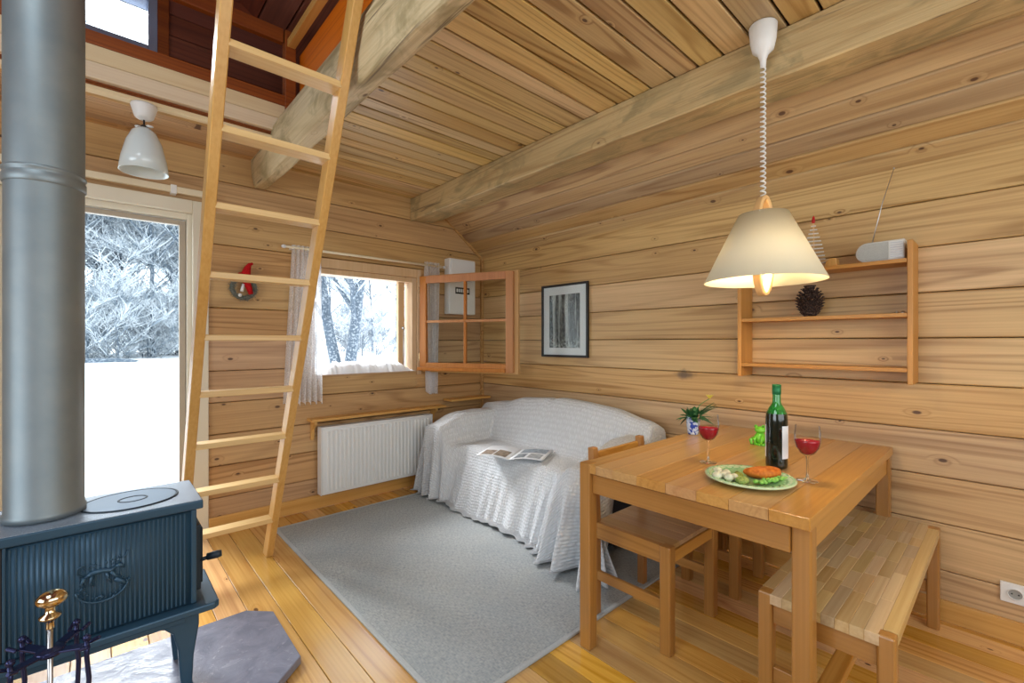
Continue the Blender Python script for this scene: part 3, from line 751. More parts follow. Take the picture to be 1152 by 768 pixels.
# fireside tools: brass knobbed stand
fx, fy = -.086, 1.60
ts = empty('fire_tool_stand', (fx, fy, .0355), 'fireside tool stand with an oval brass knob, before the stove', 'tool stand')
lab(MB().ball((fx + .003, fy, .607), (.030, .026, .021), 20, 12).lathe([(.008, 0), (.008, .012), (.012, .022), (.021, .028), (.021, .032), (.010, .038), (.009, .055), (.013, .064)], (fx, fy, .535), 20).build('knob', M['brass'], ts, smooth=True), 'polished brass knob')
MB().tube([(fx, fy, .07), (fx, fy, .54)], .0055, 10).build('shaft', M['steel'], ts, smooth=True)
mb = MB(); mb.lathe([(0, .016), (.020, .015), (.055, .008), (.085, .004), (.088, 0)], (fx, fy, .0365), 24); mb.lathe([(0, .034), (.012, .034), (.02, .014)], (fx, fy, .037), 16)
mb.build('foot', M['toolsteel'], ts, smooth=True)
mb = MB()
for a in (-2.5, -.55, 2.3, .95):
    c_, s_ = math.cos(a), math.sin(a)
    mb.bar((fx + .012 * c_, fy + .012 * s_, .478), (fx + .075 * c_, fy + .075 * s_, .482), .024, .005)
    mb.tube([(fx + .075 * c_ - .015 * s_, fy + .075 * s_ + .015 * c_, .482), (fx + .095 * c_ - .02 * s_, fy + .095 * s_ + .02 * c_, .49)], .005, 8)
    mb.tube([(fx + .075 * c_ + .015 * s_, fy + .075 * s_ - .015 * c_, .482), (fx + .095 * c_ + .02 * s_, fy + .095 * s_ - .02 * c_, .49)], .005, 8)
mb.lathe([(.006, -.012), (.026, -.006), (.030, 0), (.026, .006), (.006, .01)], (fx, fy, .478), 20)
mb.build('hanger', M['toolsteel'], ts, bevel=.001, smooth=False)
def tool(name, label, a, kind):
    x, y = fx + .078 * math.cos(a), fy + .078 * math.sin(a)
    t = empty(name, (x, y, .10), label, 'fire tool', None)
    MB().tube([(x, y, .16), (x + .001, y, .30), (x + .004, y, .40), (x, y, .45), (x, y, .500)], .0052, 8).ball((x, y, .502), .009, 10, 6).build('shaft', M['toolsteel'], t, smooth=True)
    mb = MB()
    if kind == 'shovel': mb.prism([(x - .035, .07), (x + .035, .07), (x + .032, .15), (x + .01, .17), (x - .01, .17), (x - .032, .15)], 'y', y - .002, y + .002)
    if kind == 'brush': mb.lathe([(.008, .1), (.022, .085), (.026, .0), (0, 0)], (x, y, .075), 16)
    if kind == 'poker': mb.tube([(x, y, .17), (x, y, .09), (x + .004, y, .07)], [.005, .005, .001], 8).tube([(x, y, .12), (x + .02, y, .115), (x + .026, y, .135)], .004, 8)
    if kind == 'tongs': mb.tube([(x - .004, y, .17), (x - .016, y, .13), (x - .004, y, .07)], .004, 8).tube([(x + .004, y, .17), (x + .016, y, .13), (x + .004, y, .07)], .004, 8)
    mb.build('head', M['toolsteel'], t, smooth=(kind in ('brush', 'poker', 'tongs')))
tool('fire_shovel', 'leftmost of the blue-black fire tools hanging on the brass-knobbed stand', -2.5, 'shovel')
tool('fire_poker', 'front-right blue-black fire tool on the stand, its shaft nearest the camera', -.55, 'poker')
tool('fire_brush', 'blue-black fire tool hanging behind the stand shaft, near the stove', 2.3, 'brush')
tool('fire_tongs', 'rightmost blue-black fire tool with wavy shaft on the stand', .95, 'tongs')

# ================================================================== ladder
LY = lambda z: 2.935 - .477 * z
la = empty('ladder', (.53, 2.935, 0), 'tall pine ladder leaning up toward the loft opening', 'ladder')
zt = 2.95; hw = .040
for xa, xb in ((.300, .338), (.720, .757)):
    MB().prism([(LY(0) - hw, .0), (LY(0) + hw, .0), (LY(zt) + hw, zt), (LY(zt) - hw, zt)], 'x', xa, xb).build('stringer', M['lad_z'], la, bevel=.004)
for k in range(9):
    z = .247 + .2535 * k
    MB().box(.334, .726, LY(z) - .038, LY(z) + .044, z - .013, z + .013).build('rung', M['lad_x'], la, bevel=.003)

# ================================================================== radiator, shelf over it
ra = empty('radiator', (1.68, 3.44, .11), 'white ribbed panel radiator beneath the window', 'radiator')
mb = MB(); mb.box(1.215, 2.15, 3.40, 3.425, .118, .610)
mb.box(1.215, 2.15, 3.445, 3.468, .118, .610)
mb.build('panel', M['white'], ra, bevel=.008)
mb = MB(); x = 1.25
while x < 2.12:
    mb.prism([(x, 3.401), (x + .005, 3.3925), (x + .016, 3.3925), (x + .021, 3.401)], 'z', .145, .585); x += .0318
mb.build('rib', M['white'], ra, bevel=.002, smooth=False)['kind'] = 'stuff'
MB().box(1.21, 2.155, 3.396, 3.472, .606, .618).build('top_grille', M['white'], ra, bevel=.003)
mb = MB(); mb.box(1.208, 1.214, 3.396, 3.472, .118, .618).box(2.151, 2.157, 3.396, 3.472, .118, .618); mb.build_each('side_cover', M['white'], ra, bevel=.002)
MB().box(1.30, 1.33, 3.468, 3.5, .2, .5).box(2.0, 2.03, 3.468, 3.5, .2, .5).build_each('wall_bracket', M['white'], ra)
rs = empty('window_shelf', (1.7, B, .66), 'narrow pine shelf on brackets above the radiator', 'shelf')
MB().box(1.14, 2.30, B - .105, B - .001, .662, .682).build('board', M['trim_x'], rs, bevel=.004)
for x in (1.165, 2.20):
    MB().prism([(B - .001, .662), (B - .001, .52), (B - .02, .52), (B - .035, .60), (B - .09, .645), (B - .09, .662)], 'x', x, x + .022).build('bracket', M['trim_z'], rs, bevel=.003)
cs = MB().box(2.315, W - .03, B - .17, B - .03, .715, .735).build('corner_shelf', M['trim_x'], loc=(2.5, B, .7), bevel=.005)
tag(cs, 'small pine corner shelf behind the far sofa arm', 'shelf')

# curtain rod and curtains
cr = empty('curtain_rod', (1.6, B - .06, 1.92), 'white curtain rod over the small window', 'curtain rod')
MB().tube([(.975, B - .06, 1.915), (2.30, B - .06, 1.915)], .0095, 12).build('rod', M['creamrail'], cr, smooth=True)
mb = MB(); mb.ball((.968, B - .06, 1.915), (.018, .013, .013)).ball((2.305, B - .06, 1.915), (.018, .013, .013)); mb.build_each('finial', M['white'], cr, smooth=True)
mb = MB()
for x in (1.02, 2.26): mb.box(x, x + .014, B - .066, B, 1.905, 1.925)
mb.build_each('bracket', M['white'], cr)
def curtain(name, label, xa, xb, xa2, xb2, z1, z0, folds, seed, y0=B - .06):
    n, m = 90, 26; vs = []; r = random.Random(seed); ph = [r.uniform(0, 6) for _ in range(4)]
    for j in range(m + 1):
        t = j / m; z = z1 + (z0 - z1) * t
        a = xa + (xa2 - xa) * t; b = xb + (xb2 - xb) * t
        for i in range(n + 1):
            u = i / n
            amp = .016 + .014 * t
            yy = y0 + amp * math.sin(folds * 2 * PI * u + ph[0] + .5 * math.sin(3 * t + ph[1])) + .006 * math.sin(folds * 4.7 * u + ph[2])
            if t < .05: yy = y0 + (yy - y0) * .55 - .0
            vs.append((a + (b - a) * (u + .010 * math.sin(folds * 4 * PI * u + t)), yy, z + (.012 * math.sin(folds * 2 * PI * u) if j == m else 0)))
    fs = [(j * (n + 1) + i, j * (n + 1) + i + 1, (j + 1) * (n + 1) + i + 1, (j + 1) * (n + 1) + i) for j in range(m) for i in range(n)]
    mb = MB(); mb.add(vs, fs)
    return tag(mb.build(name, M['sheer'], loc=((xa + xb) / 2, y0, z1), smooth=True), label, 'curtain')
curtain('curtain', 'sheer white curtain hanging left of the window, behind the ladder', 1.02, 1.22, .965, 1.235, 1.935, .80, 7, 1)
curtain('curtain', 'sheer white curtain bunched right of the window, behind the open casement', 2.10, 2.25, 2.13, 2.22, 1.945, .80, 5, 2)

# wreath with a red gnome
wr = empty('wreath', (.72, B - .02, 1.60), 'small grey wreath with a red gnome on the wall between door and window', 'wreath')
mb = MB(); r = random.Random(2)
mb.tube([(.725 + .068 * math.cos(t), B - .03, 1.605 + .068 * math.sin(t)) for t in [2 * PI * k / 24 for k in range(24)]], .013, 8, closed=True)
for k in range(520):
    t = r.uniform(0, 2 * PI); q = .068 + r.uniform(-.013, .013); c = Vector((.725 + q * math.cos(t), B - .03 - r.uniform(0, .012), 1.605 + q * math.sin(t)))
    dv = Vector((r.uniform(-1, 1), r.uniform(-.9, .1), r.uniform(-1, 1))).normalized() * .016
    mb.bar(c, c + dv, .002, .002)
mb.build('ring', fabric('dry_grey_twigs', (.10, .12, .09), (.25, .25, .22), 200), wr)
mb = MB(); mb.tube([(.735, B - .045, 1.66), (.735, B - .047, 1.70), (.745, B - .05, 1.74), (.758, B - .05, 1.765), (.775, B - .048, 1.772)], [.030, .028, .020, .012, .008], 12)
mb.tube([(.74, B - .045, 1.70), (.70, B - .055, 1.69), (.665, B - .055, 1.665), (.648, B - .05, 1.685)], [.014, .015, .013, .008], 8)
mb.tube([(.735, B - .045, 1.66), (.755, B - .05, 1.60), (.765, B - .05, 1.565)], [.024, .018, .014], 8)
mb.build('gnome_suit', M['red_felt'], wr, smooth=True)
mb = MB(); mb.ball((.775, B - .055, 1.668), .015).ball((.790, B - .052, 1.662), .012).ball((.70, B - .05, 1.555), .012).tube([(.72, B - .048, 1.63), (.71, B - .05, 1.58)], [.008, .011], 8)
mb.build_each('gnome_trimming', M['white'], wr, smooth=True)

# fuse box
fb = empty('fuse_box', (2.50, B, 1.76), 'white electrical fuse box on the wall behind the open casement', 'fuse box')
MB().box(2.345, 2.64, B - .085, B - .001, 1.50, 2.005).build('case', M['plastic'], fb, bevel=.008)
MB().box(2.36, 2.625, B - .098, B - .084, 1.80, 1.985).build('cover', M['white'], fb, bevel=.004)
lab(MB().box(2.41, 2.57, B - .089, B - .083, 1.685, 1.745).build('breaker_window', M['black'], fb, bevel=.002), 'dark breaker window')
mb = MB()
for k in range(6): mb.box(2.42 + k * .024, 2.434 + k * .024, B - .095, B - .088, 1.70, 1.73)
mb.build('breaker_row', M['white'], fb)

# framed print on the right wall
pf = empty('framed_picture', (W, 2.43, 1.12), 'black-framed black and white print of a forest on the right wall', 'picture')
ya, yb, za, zb = 2.185, 2.675, 1.122, 1.712
mb = MB(); fw = .018
mb.box(W - .022, W - .001, ya, ya + fw, za, zb).box(W - .022, W - .001, yb - fw, yb, za, zb).box(W - .022, W - .001, ya + fw, yb - fw, za, za + fw).box(W - .022, W - .001, ya + fw, yb - fw, zb - fw, zb)
mb.build('frame', M['black'], pf, bevel=.002)
MB().box(W - .010, W - .002, ya + fw, yb - fw, za + fw, zb - fw).build('mount', M['mat'], pf)
pr = MB().box(W - .013, W - .0105, ya + .085, yb - .085, za + .075, zb - .085).build('print', M['print'])
pr.parent = pf; pr.location = (-W, -2.43, -1.12)
MB().box(W - .018, W - .0165, ya + fw, yb - fw, za + fw, zb - fw).build('pane', M['pane'], pf)

# ================================================================== rug
rg = empty('rug', (1.7, 2.2, 0), 'grey-blue woven rug lying in front of the sofa', 'rug')
RX0, RX1, RY0, RY1 = .862, 2.50, 1.245, 3.285
MB().box(RX0 + .02, RX1 - .02, RY0 + .02, RY1 - .02, .001, .011).build('pile', M['rug'], rg, bevel=.003)
mb = MB(); mb.box(RX0, RX0 + .02, RY0, RY1, .001, .012).box(RX1 - .02, RX1, RY0, RY1, .001, .012).box(RX0 + .02, RX1 - .02, RY0, RY0 + .02, .001, .012).box(RX0 + .02, RX1 - .02, RY1 - .02, RY1, .001, .012)
lab(mb.build('binding', M['rugedge'], rg, bevel=.003), 'pale bound edge')

# ================================================================== sofa and throw
X0, X1, Y0, Y1 = 1.975, 2.745, 1.53, 3.22
def ss(a, b, x):
    t = min(max((x - a) / (b - a), 0), 1); return t * t * (3 - 2 * t)
def interp(tab, x):
    if x <= tab[0][0]: return tab[0][1]
    for (a, va), (b, vb) in zip(tab, tab[1:]):
        if x <= b: t = (x - a) / (b - a); t = t * t * (3 - 2 * t) * .5 + t * .5; return va + (vb - va) * t
    return tab[-1][1]
backtop = lambda y: interp([(1.50, .70), (1.60, .735), (1.84, .785), (2.10, .81), (2.35, .815), (2.72, .785), (2.95, .735), (3.22, .70)], y)
def XE(y): return 2.125 - .150 * ss(2.84, 2.96, y) - .165 * ss(1.93, 1.76, y) if y > 1.5 else 1.96
def Hs(x, y):
    seat = .435 + .012 * math.sin((y - 1.8) * 2.6) - .015 * (1 - ss(XE(y), XE(y) + .05, x))
    h = seat
    b = ss(2.40, 2.61, x); bt = backtop(y) - .03 * ss(2.66, 2.745, x)
    h = max(h, seat + (bt - seat) * b - .026 * math.exp(-((y - 2.40 - .25 * (2.6 - x)) / .022) ** 2) * max(b, .25))
    af = ss(2.93, 3.02, y); at = .585 + .085 * ss(1.96, 2.25, x) - .02 * ss(3.12, 3.22, y)
    h = max(h, seat + (at - seat) * af)
    an = 1 - ss(1.66, 1.82, y); at = .545 + .105 * ss(1.96, 2.40, x) - .02 * ss(1.60, 1.53, y)
    h = max(h, seat + (at - seat) * an)
    return h
so = empty('sofa', (2.35, 2.37, .012), 'dark navy two-seat sofa showing under the cream throw', 'sofa')
MB().box(2.17, 2.72, 1.67, 3.01, .09, .385).build('seat', M['sofa'], so, bevel=.03, seg=3)
vs = []; n = 28
mb = MB(); prof = []
yy_ = [1.62 + (3.14 - 1.62) * k / n for k in range(n + 1)]
poly = [(y, backtop(y) - .06) for y in yy_]
mb.prism([(yy_[0], .30)] + poly + [(yy_[-1], .30)], 'x', 2.62, 2.735)
mb.build('backrest', M['sofa'], so, bevel=.02, seg=3)
MB().box(2.02, 2.70, 3.03, 3.19, .07, .535).build('armrest', M['sofa'], so, bevel=.035, seg=3)
MB().box(2.02, 2.74, 1.548, 1.655, .07, .49).build('armrest', M['sofa'], so, bevel=.025, seg=3)
for (x, y) in ((2.06, 1.60), (2.06, 3.12), (2.68, 1.60), (2.68, 3.12)):
    MB().lathe([(.014, 0), (.022, .06)], (x, y, .012), 12).box(x - .02, x + .02, y - .02, y + .02, .071, .078).build('leg', M['black'], so)

GX0, GX1, GY0, GY1 = X0 - .60, X1, Y0 - .62, Y1 + .60
nx, ny = 84, 150
vs = []; uvs = []
rr_ = random.Random(11)
for i in range(nx + 1):
    for j in range(ny + 1):
        X = GX0 + (GX1 - GX0) * i / nx; Y = GY0 + (GY1 - GY0) * j / ny
        cy = min(max(Y, Y0), Y1); cx = min(max(X, XE(cy)), X1)
        dx, dy = X - cx, Y - cy; d_ = math.hypot(dx, dy)
        hE = Hs(cx, cy)
        if d_ < 1e-6:
            p = (cx, cy, hE + .002 * math.sin(X * 31 + Y * 17))
        else:
            ang = math.atan2(-dy, -dx)          # 0 = front
            per = cy + (.0 if abs(dx) < 1e-6 else -.0) + ang * .22
            # how far down it hangs
            if dy < 0 and dx >= -1e-6: lim = max(.16, hE - .05 - 2.6 * max(cx - 2.03, 0))
            else: lim = hE + .6
            if dy < 0: zmin = .034
            else: zmin = .034 + .009 * math.sin(Y * 9)
            dn = min(d_ * 1.12, lim if (dy < 0 and dx >= -1e-6) else 9)
            drop = min(dn, hE - zmin)
            t = drop / max(hE, .01)
            flare = .012 + ((.02 + .15 * ss(3.0, 2.8, cy) - .05 * ss(1.95, 1.7, cy)) if dx < 0 else .05) * t
            if dy < 0: flare = .03 + .05 * t * (1 + .4 * math.sin(X * 22))
            if dx < 0 and dy < 0: flare = .03 + .12 * t
            fold = .0
            fa = .085 * ss(2.1, 1.65, cy) + .065 * ss(2.85, 3.1, cy) + .018
            if dx < 0: fold = fa * t * math.sin(per * 58 + 1.5 * math.sin(per * 13) + .8 * t) + .35 * fa * t * math.sin(per * 23 + 1)
            elif dy > 0: fold = .02 * t * math.sin(cx * 40)
            else: fold = .016 * t * math.sin(cx * 46)
            q = (flare * math.sqrt(min(1, drop / .12)) + fold) / d_
            over = max(dn - (hE - zmin), 0) * .10 if not (dy < 0) else 0
            q += over / d_
            if dy > 0: q *= .35 if dx > -1e-6 else .8
            if dy < 0 and dx > -1e-6: q *= .45
            z = hE - drop
            z = hE - drop + .012 * math.exp(-drop / .03) * 0
            p = (cx + dx * q, cy + dy * q, max(z, .024))
        vs.append(p); uvs.append((X, Y))
fs = []
for i in range(nx):
    for j in range(ny): a = i * (ny + 1) + j; fs.append((a, a + 1, a + ny + 2, a + ny + 1))
me = bpy.data.meshes.new('throw'); me.from_pydata([(a - 2.3, b - 2.4, c - .02) for a, b, c in vs], [], fs)
uvl = me.uv_layers.new(name='UVMap')
for lp in me.loops: uvl.data[lp.index].uv = uvs[lp.vertex_index]
for p in me.polygons: p.use_smooth = True
me.materials.append(M['throw'])
th = bpy.data.objects.new('throw', me); COL.objects.link(th); th.location = (2.3, 2.4, .02)
md = th.modifiers.new('relax', 'SMOOTH'); md.iterations = 2; md.factor = .5
md = th.modifiers.new('thick', 'SOLIDIFY'); md.thickness = .005; md.offset = 1
md = th.modifiers.new('sub', 'SUBSURF'); md.levels = 1; md.render_levels = 1
tag(th, 'cream waffle-knit throw draped over the whole sofa down to the floor', 'throw')

# open magazine on the seat
mg = empty('magazine', (2.17, 2.35, .449), 'open magazine with pictures lying on the throw-covered seat', 'magazine')
mg.rotation_euler.z = math.radians(29)
def local_part(root, mb, name, mat, smooth=False, solid=0, bevel=0):
    me = bpy.data.meshes.new(name); me.from_pydata(mb.v, [], mb.f)
    if smooth:
        for p in me.polygons: p.use_smooth = True
    me.materials.append(mat); o = bpy.data.objects.new(name, me); COL.objects.link(o); o.parent = root
    if solid: md = o.modifiers.new('s', 'SOLIDIFY'); md.thickness = solid; md.offset = -1
    if bevel: md = o.modifiers.new('b', 'BEVEL'); md.width = bevel
    return o
pw, ph_ = .235, .30
zc = lambda u: .006 + .030 * math.sin(min(u / pw, 1) * PI * .62) * (1 - .52 * u / pw) if u > 0 else .006
pgm = plain('magazine_paper', (.80, .82, .84), .35)
for sgn in (-1, 1):
    mb = MB(); n = 14; vs = []
    for k in range(n + 1):
        u = pw * k / n
        for a, dz in ((-ph_ / 2, 0), (ph_ / 2, 0)): vs.append((a, sgn * u, zc(u)))
    mb.add(vs, [(2 * k, 2 * k + 1, 2 * k + 3, 2 * k + 2) if sgn > 0 else (2 * k + 2, 2 * k + 3, 2 * k + 1, 2 * k) for k in range(n)])
    local_part(mg, mb, 'page', pgm, True, .004)
    pics = {-1: [(-.125, -.01, .03, .215, (.42, .50, .58)), (.02, .13, .03, .10, (.35, .40, .44)), (.02, .13, .12, .21, (.55, .58, .60))],
            1: [(-.02, .13, .03, .12, (.38, .30, .22)), (.0, .13, .13, .215, (.45, .36, .28))]}[sgn]
    for (a0_, a1_, u0, u1, col) in pics:
        mb = MB(); n = 8; vs = []
        for k in range(n + 1):
            u = u0 + (u1 - u0) * k / n
            for a in (a0_, a1_): vs.append((-a if 1 else a, sgn * u, zc(u) + .0012))
        mb.add(vs, [(2 * k, 2 * k + 1, 2 * k + 3, 2 * k + 2) for k in range(n)])
        mt = fabric('printed_photo', col, tuple(c * .35 for c in col), 40, 0, .35)
        local_part(mg, mb, 'printed_picture', mt, True)

# ================================================================== dining table
TX0, TX1, TY0, TY1, TZ = 1.462, 2.755, .378, 1.19, .750
tb = empty('dining_table', (2.1, .79, 0), 'varnished pine dining table set with wine and food', 'table')
mb = MB(); ys = [TY0, .485, .60, .705, .815, .93, 1.035, 1.115, TY1]
for a, b in zip(ys, ys[1:]):
    mb.box(TX0, TX1, a, b - .0004, TZ - .036, TZ)
mb.build('tabletop', M['tab_x'], tb, bevel=.0025, seg=2)
mb = MB(); e = .010
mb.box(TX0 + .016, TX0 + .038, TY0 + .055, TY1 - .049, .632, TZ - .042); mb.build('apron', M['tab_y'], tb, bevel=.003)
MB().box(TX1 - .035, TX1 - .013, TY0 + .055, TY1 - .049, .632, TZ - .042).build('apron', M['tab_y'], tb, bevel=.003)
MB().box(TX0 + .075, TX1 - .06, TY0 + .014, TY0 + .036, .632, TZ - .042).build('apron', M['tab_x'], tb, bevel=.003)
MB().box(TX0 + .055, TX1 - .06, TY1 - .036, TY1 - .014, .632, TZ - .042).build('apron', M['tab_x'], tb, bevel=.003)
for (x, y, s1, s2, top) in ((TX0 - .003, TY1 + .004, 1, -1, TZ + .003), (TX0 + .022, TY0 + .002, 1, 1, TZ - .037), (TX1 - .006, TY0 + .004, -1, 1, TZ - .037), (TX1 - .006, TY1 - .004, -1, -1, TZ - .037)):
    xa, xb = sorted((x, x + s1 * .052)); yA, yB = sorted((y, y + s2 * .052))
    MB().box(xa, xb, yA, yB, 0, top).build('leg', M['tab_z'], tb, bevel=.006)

# ================================================================== bench at the near side
bn = empty('bench', (2.15, .385, 0), 'long worn wooden bench tucked under the near side of the table', 'bench')
BX0, BX1, BY0, BY1, BZ = 1.592, 2.715, .212, .560, .435
mb = MB(); r = random.Random(6); nst = 10
for k in range(nst):
    a = BY0 + (BY1 - BY0) * k / nst; b = BY0 + (BY1 - BY0) * (k + 1) / nst
    x = BX0; inset = .044 if k in (0, nst - 1) else 0
    x += inset; xe = BX1 - inset
    while x < xe - .001:
        L = r.uniform(.10, .27) if k not in (0,) else 2
        x2 = min(x + L, xe);
        if xe - x2 < .06: x2 = xe
        mb.box(x, x2 - .0003, a, b - .0003, BZ - .032, BZ); x = x2
mb.build('seat', M['bench_x'], bn, bevel=.0012, seg=1)
for (x, y) in ((BX0, BY0), (BX0, BY1 - .042), (BX1 - .042, BY0), (BX1 - .042, BY1 - .042)):
    MB().box(x, x + .042, y, y + .042, 0, BZ + .001).build('leg', M['tab_z'], bn, bevel=.006)
for x in (BX0 + .012, BX1 - .036):
    MB().box(x, x + .024, BY0 + .042, BY1 - .042, BZ - .095, BZ - .034).build('end_apron', M['tab_y'], bn, bevel=.002)
    MB().box(x, x + .024, BY0 + .042, BY1 - .042, .15, .20).build('stretcher', M['tab_y'], bn, bevel=.002)
lab(MB().box(BX0 + .036, BX1 - .036, .36, .41, .155, .185).build('stretcher', M['tab_x'], bn, bevel=.002), 'long stretcher between the end frames')

# ================================================================== chair pushed in at the far side, and a stool beside it
def chair(x0, x1, y0, y1, zs, back, name, label, cat):
    c = empty(name, ((x0 + x1) / 2, (y0 + y1) / 2, 0), label, cat)
    t = .046
    mb = MB(); n = 5
    for k in range(n):
        a = x0 + t * .6 + (x1 - x0 - t * 1.2) * k / n; b = x0 + t * .6 + (x1 - x0 - t * 1.2) * (k + 1) / n
        mb.box(a, b - .0004, y0 + .012, y1 - .03, zs - .022, zs - .002)
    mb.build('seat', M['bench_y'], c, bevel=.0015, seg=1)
    for (x, y, bk) in ((x0, y0, 0), (x1 - t, y0, 0), (x0, y1 - t, 1), (x1 - t, y1 - t, 1)):
        if bk and back:
            lean = .018
            MB().prism([(y, 0), (y + t * .8, 0), (y + t * .8, zs), (y + t * .7 + lean, back), (y + lean, back), (y, zs)], 'x', x + .004, x + t - .004).build('leg', M['tab_z'], c, bevel=.005)
        else: MB().box(x, x + t, y, y + t, 0, zs).build('leg', M['tab_z'], c, bevel=.005)
    for x in (x0 + .006, x1 - .030):
        MB().box(x, x + .024, y0 + t, y1 - t, zs - .072, zs - .001).build('side_rail', M['tab_y'], c, bevel=.003)
        MB().box(x + .002, x + .020, y0 + t, y1 - t, .17, .212).build('stretcher', M['tab_y'], c, bevel=.003)
    MB().box(x0 + t, x1 - t, y0 + .006, y0 + .026, zs - .072, zs - .024).build('front_rail', M['tab_x'], c, bevel=.003)
    MB().box(x0 + t, x1 - t, y1 - .036, y1 - .012, zs - .072, zs - .024).build('rear_rail', M['tab_x'], c, bevel=.003)
    if back:
        # curved top rail dipping between the posts
        mb = MB(); n = 16
        pts = []
        for k in range(n + 1):
            u = k / n; x = x0 + .02 + (x1 - x0 - .04) * u
            zc_ = back - .048 - .012 * math.sin(PI * u) ; yc = y1 - t + .035 + .028 * math.sin(PI * u)
            pts.append((x, yc, zc_))
        vs = []
        for (x, y, z) in pts: vs += [(x, y - .010, z - .045), (x, y + .010, z - .045), (x, y + .012, z + .024), (x, y - .008, z + .024)]
        fs = [(0, 1, 2, 3), tuple(4 * n + q for q in (3, 2, 1, 0))]
        for k in range(n):
            for q in range(4): a = 4 * k + q; b = 4 * k + (q + 1) % 4; fs.append((a, b, b + 4, a + 4))
        mb.add(vs, fs); mb.build('backrest', M['tab_x'], c, bevel=.005)
    return c
M['bench_y'] = wood('dining_seat_staves', (.48, .30, .14), (.32, .18, .07), 'y', .35, .4, .3, .12, .05, coat=.2)  # shade beneath the table put into these browner seat tones
chair(1.660, 2.095, .905, 1.31, .430, .760, 'dining_chair', 'low-backed wooden chair pushed under the far side of the table', 'chair')
chair(2.27, 2.62, .885, 1.175, .430, None, 'stool', 'square wooden stool standing under the table nearest the wall', 'stool')

# ================================================================== on the table
def rot_pt(cx, cy, a, r): return cx + r * math.cos(a), cy + r * math.sin(a)
pl = empty('plate', (1.70, .625, TZ), 'oval green-rimmed ceramic plate of food on the table', 'plate')
M['plate'] = plain('green_glaze', (.30, .52, .25), .22, coat=.5); M['platerim'] = plain('pale_green_glaze', (.55, .70, .42), .25, coat=.4)
MB().lathe([(0, .006), (.085, .006), (.10, .012), (.118, .017)], (1.70, .625, TZ), 48).build('well', M['plate'], pl, smooth=True)
MB().lathe([(.118, .017), (.124, .0195), (.127, .0185), (.131, .021), (.142, .0225), (.1445, .020), (.141, .015), (.10, .004), (.07, .0012), (0, .0012)], (1.70, .625, TZ), 64).build('rim', M['platerim'], pl, smooth=True)
mb = MB()
for q, wv in ((.108, 26), (.121, 30), (.135, 34)):
    for k in range(wv):
        a = 2 * PI * k / wv; x, y = rot_pt(1.70, .625, a, q); mb.ball((x, y, TZ + .0125 + (q - .10) * .28), (.0048, .0048, .002), 6, 4)
mb.build('relief_dots', M['plate'], pl, smooth=True)
def lumpy(name, mat, c, r, seed, label, cat, group=None, amp=.18, rot=0, n=26, m=18, kind=None):
    rr = random.Random(seed); ph = [rr.uniform(0, 6) for _ in range(6)]
    mb = MB(); mb.ball((0, 0, 0), r, n, m); vs = []
    for v in mb.v:
        f = 1 + amp * .5 * (math.sin(v[0] / r[0] * 3 + ph[0]) * math.sin(v[1] / r[1] * 3 + ph[1]) + .6 * math.sin(v[0] / r[0] * 7 + ph[2]) * math.cos(v[1] / r[1] * 6 + ph[3])) + rr.uniform(-.02, .02)
        x, y = v[0] * f, v[1] * f; vs.append((c[0] + x * math.cos(rot) - y * math.sin(rot), c[1] + x * math.sin(rot) + y * math.cos(rot), max(c[2] + v[2] * f, TZ + .0068)))
    mb.v = vs
    return tag(mb.build(name, mat, loc=(c[0], c[1], c[2] - r[2]), smooth=True), label, cat, group, kind)
def food(name, c1, c2, sc_, rough=.5):
    m = fabric(name, c1, c2, sc_, .5, rough, dist=.002); return m
mcut = food('fried_breadcrumb', (.72, .22, .03), (.45, .10, .012), 90)
lumpy('cutlet', mcut, (1.765, .60, TZ + .026), (.066, .035, .022), 3, 'orange-brown breaded cutlet on the green plate', 'food', amp=.22, rot=math.radians(-38))
mpot = food('boiled_potato', (.78, .74, .55), (.60, .58, .38), 60); mherb = food('chopped_herbs', (.14, .26, .04), (.45, .50, .15), 200)
spots = [(1.665, .715), (1.640, .690), (1.690, .700), (1.625, .665), (1.655, .660), (1.615, .700), (1.700, .735)]
for k, (x, y) in enumerate(spots):
    lumpy('potato_piece', mpot, (x, y, TZ + .016 + .006 * (k % 2)), (.0175, .015, .013), 20 + k, 'white boiled potato piece, one of the heap at the left of the plate', 'food', 'potato pieces on the plate', amp=.2)
lumpy('relish', mherb, (1.640, .625, TZ + .016), (.026, .019, .012), 8, 'olive-green chopped relish at the front of the plate', 'food', amp=.4, kind='stuff')
lumpy('capers', food('capers', (.35, .33, .06), (.16, .18, .03), 150), (1.690, .660, TZ + .018), (.024, .016, .012), 9, 'olive herb dressing between potatoes and cutlet', 'food', amp=.4, kind='stuff')
mb = MB(); rr_ = random.Random(5)
for k in range(40):
    u = k / 39; x = 1.655 + .125 * u; y = .585 - .045 * u + rr_.uniform(-.01, .012)
    mb.ball((x, y, TZ + .012 + rr_.uniform(0, .006)), (.010, .007, .005), 7, 5)
tag(mb.build('lettuce', food('green_salad', (.16, .42, .06), (.32, .62, .14), 80), loc=(1.71, .56, TZ + .01), smooth=True), 'bright green chopped salad along the near edge of the plate', 'food', kind='stuff')

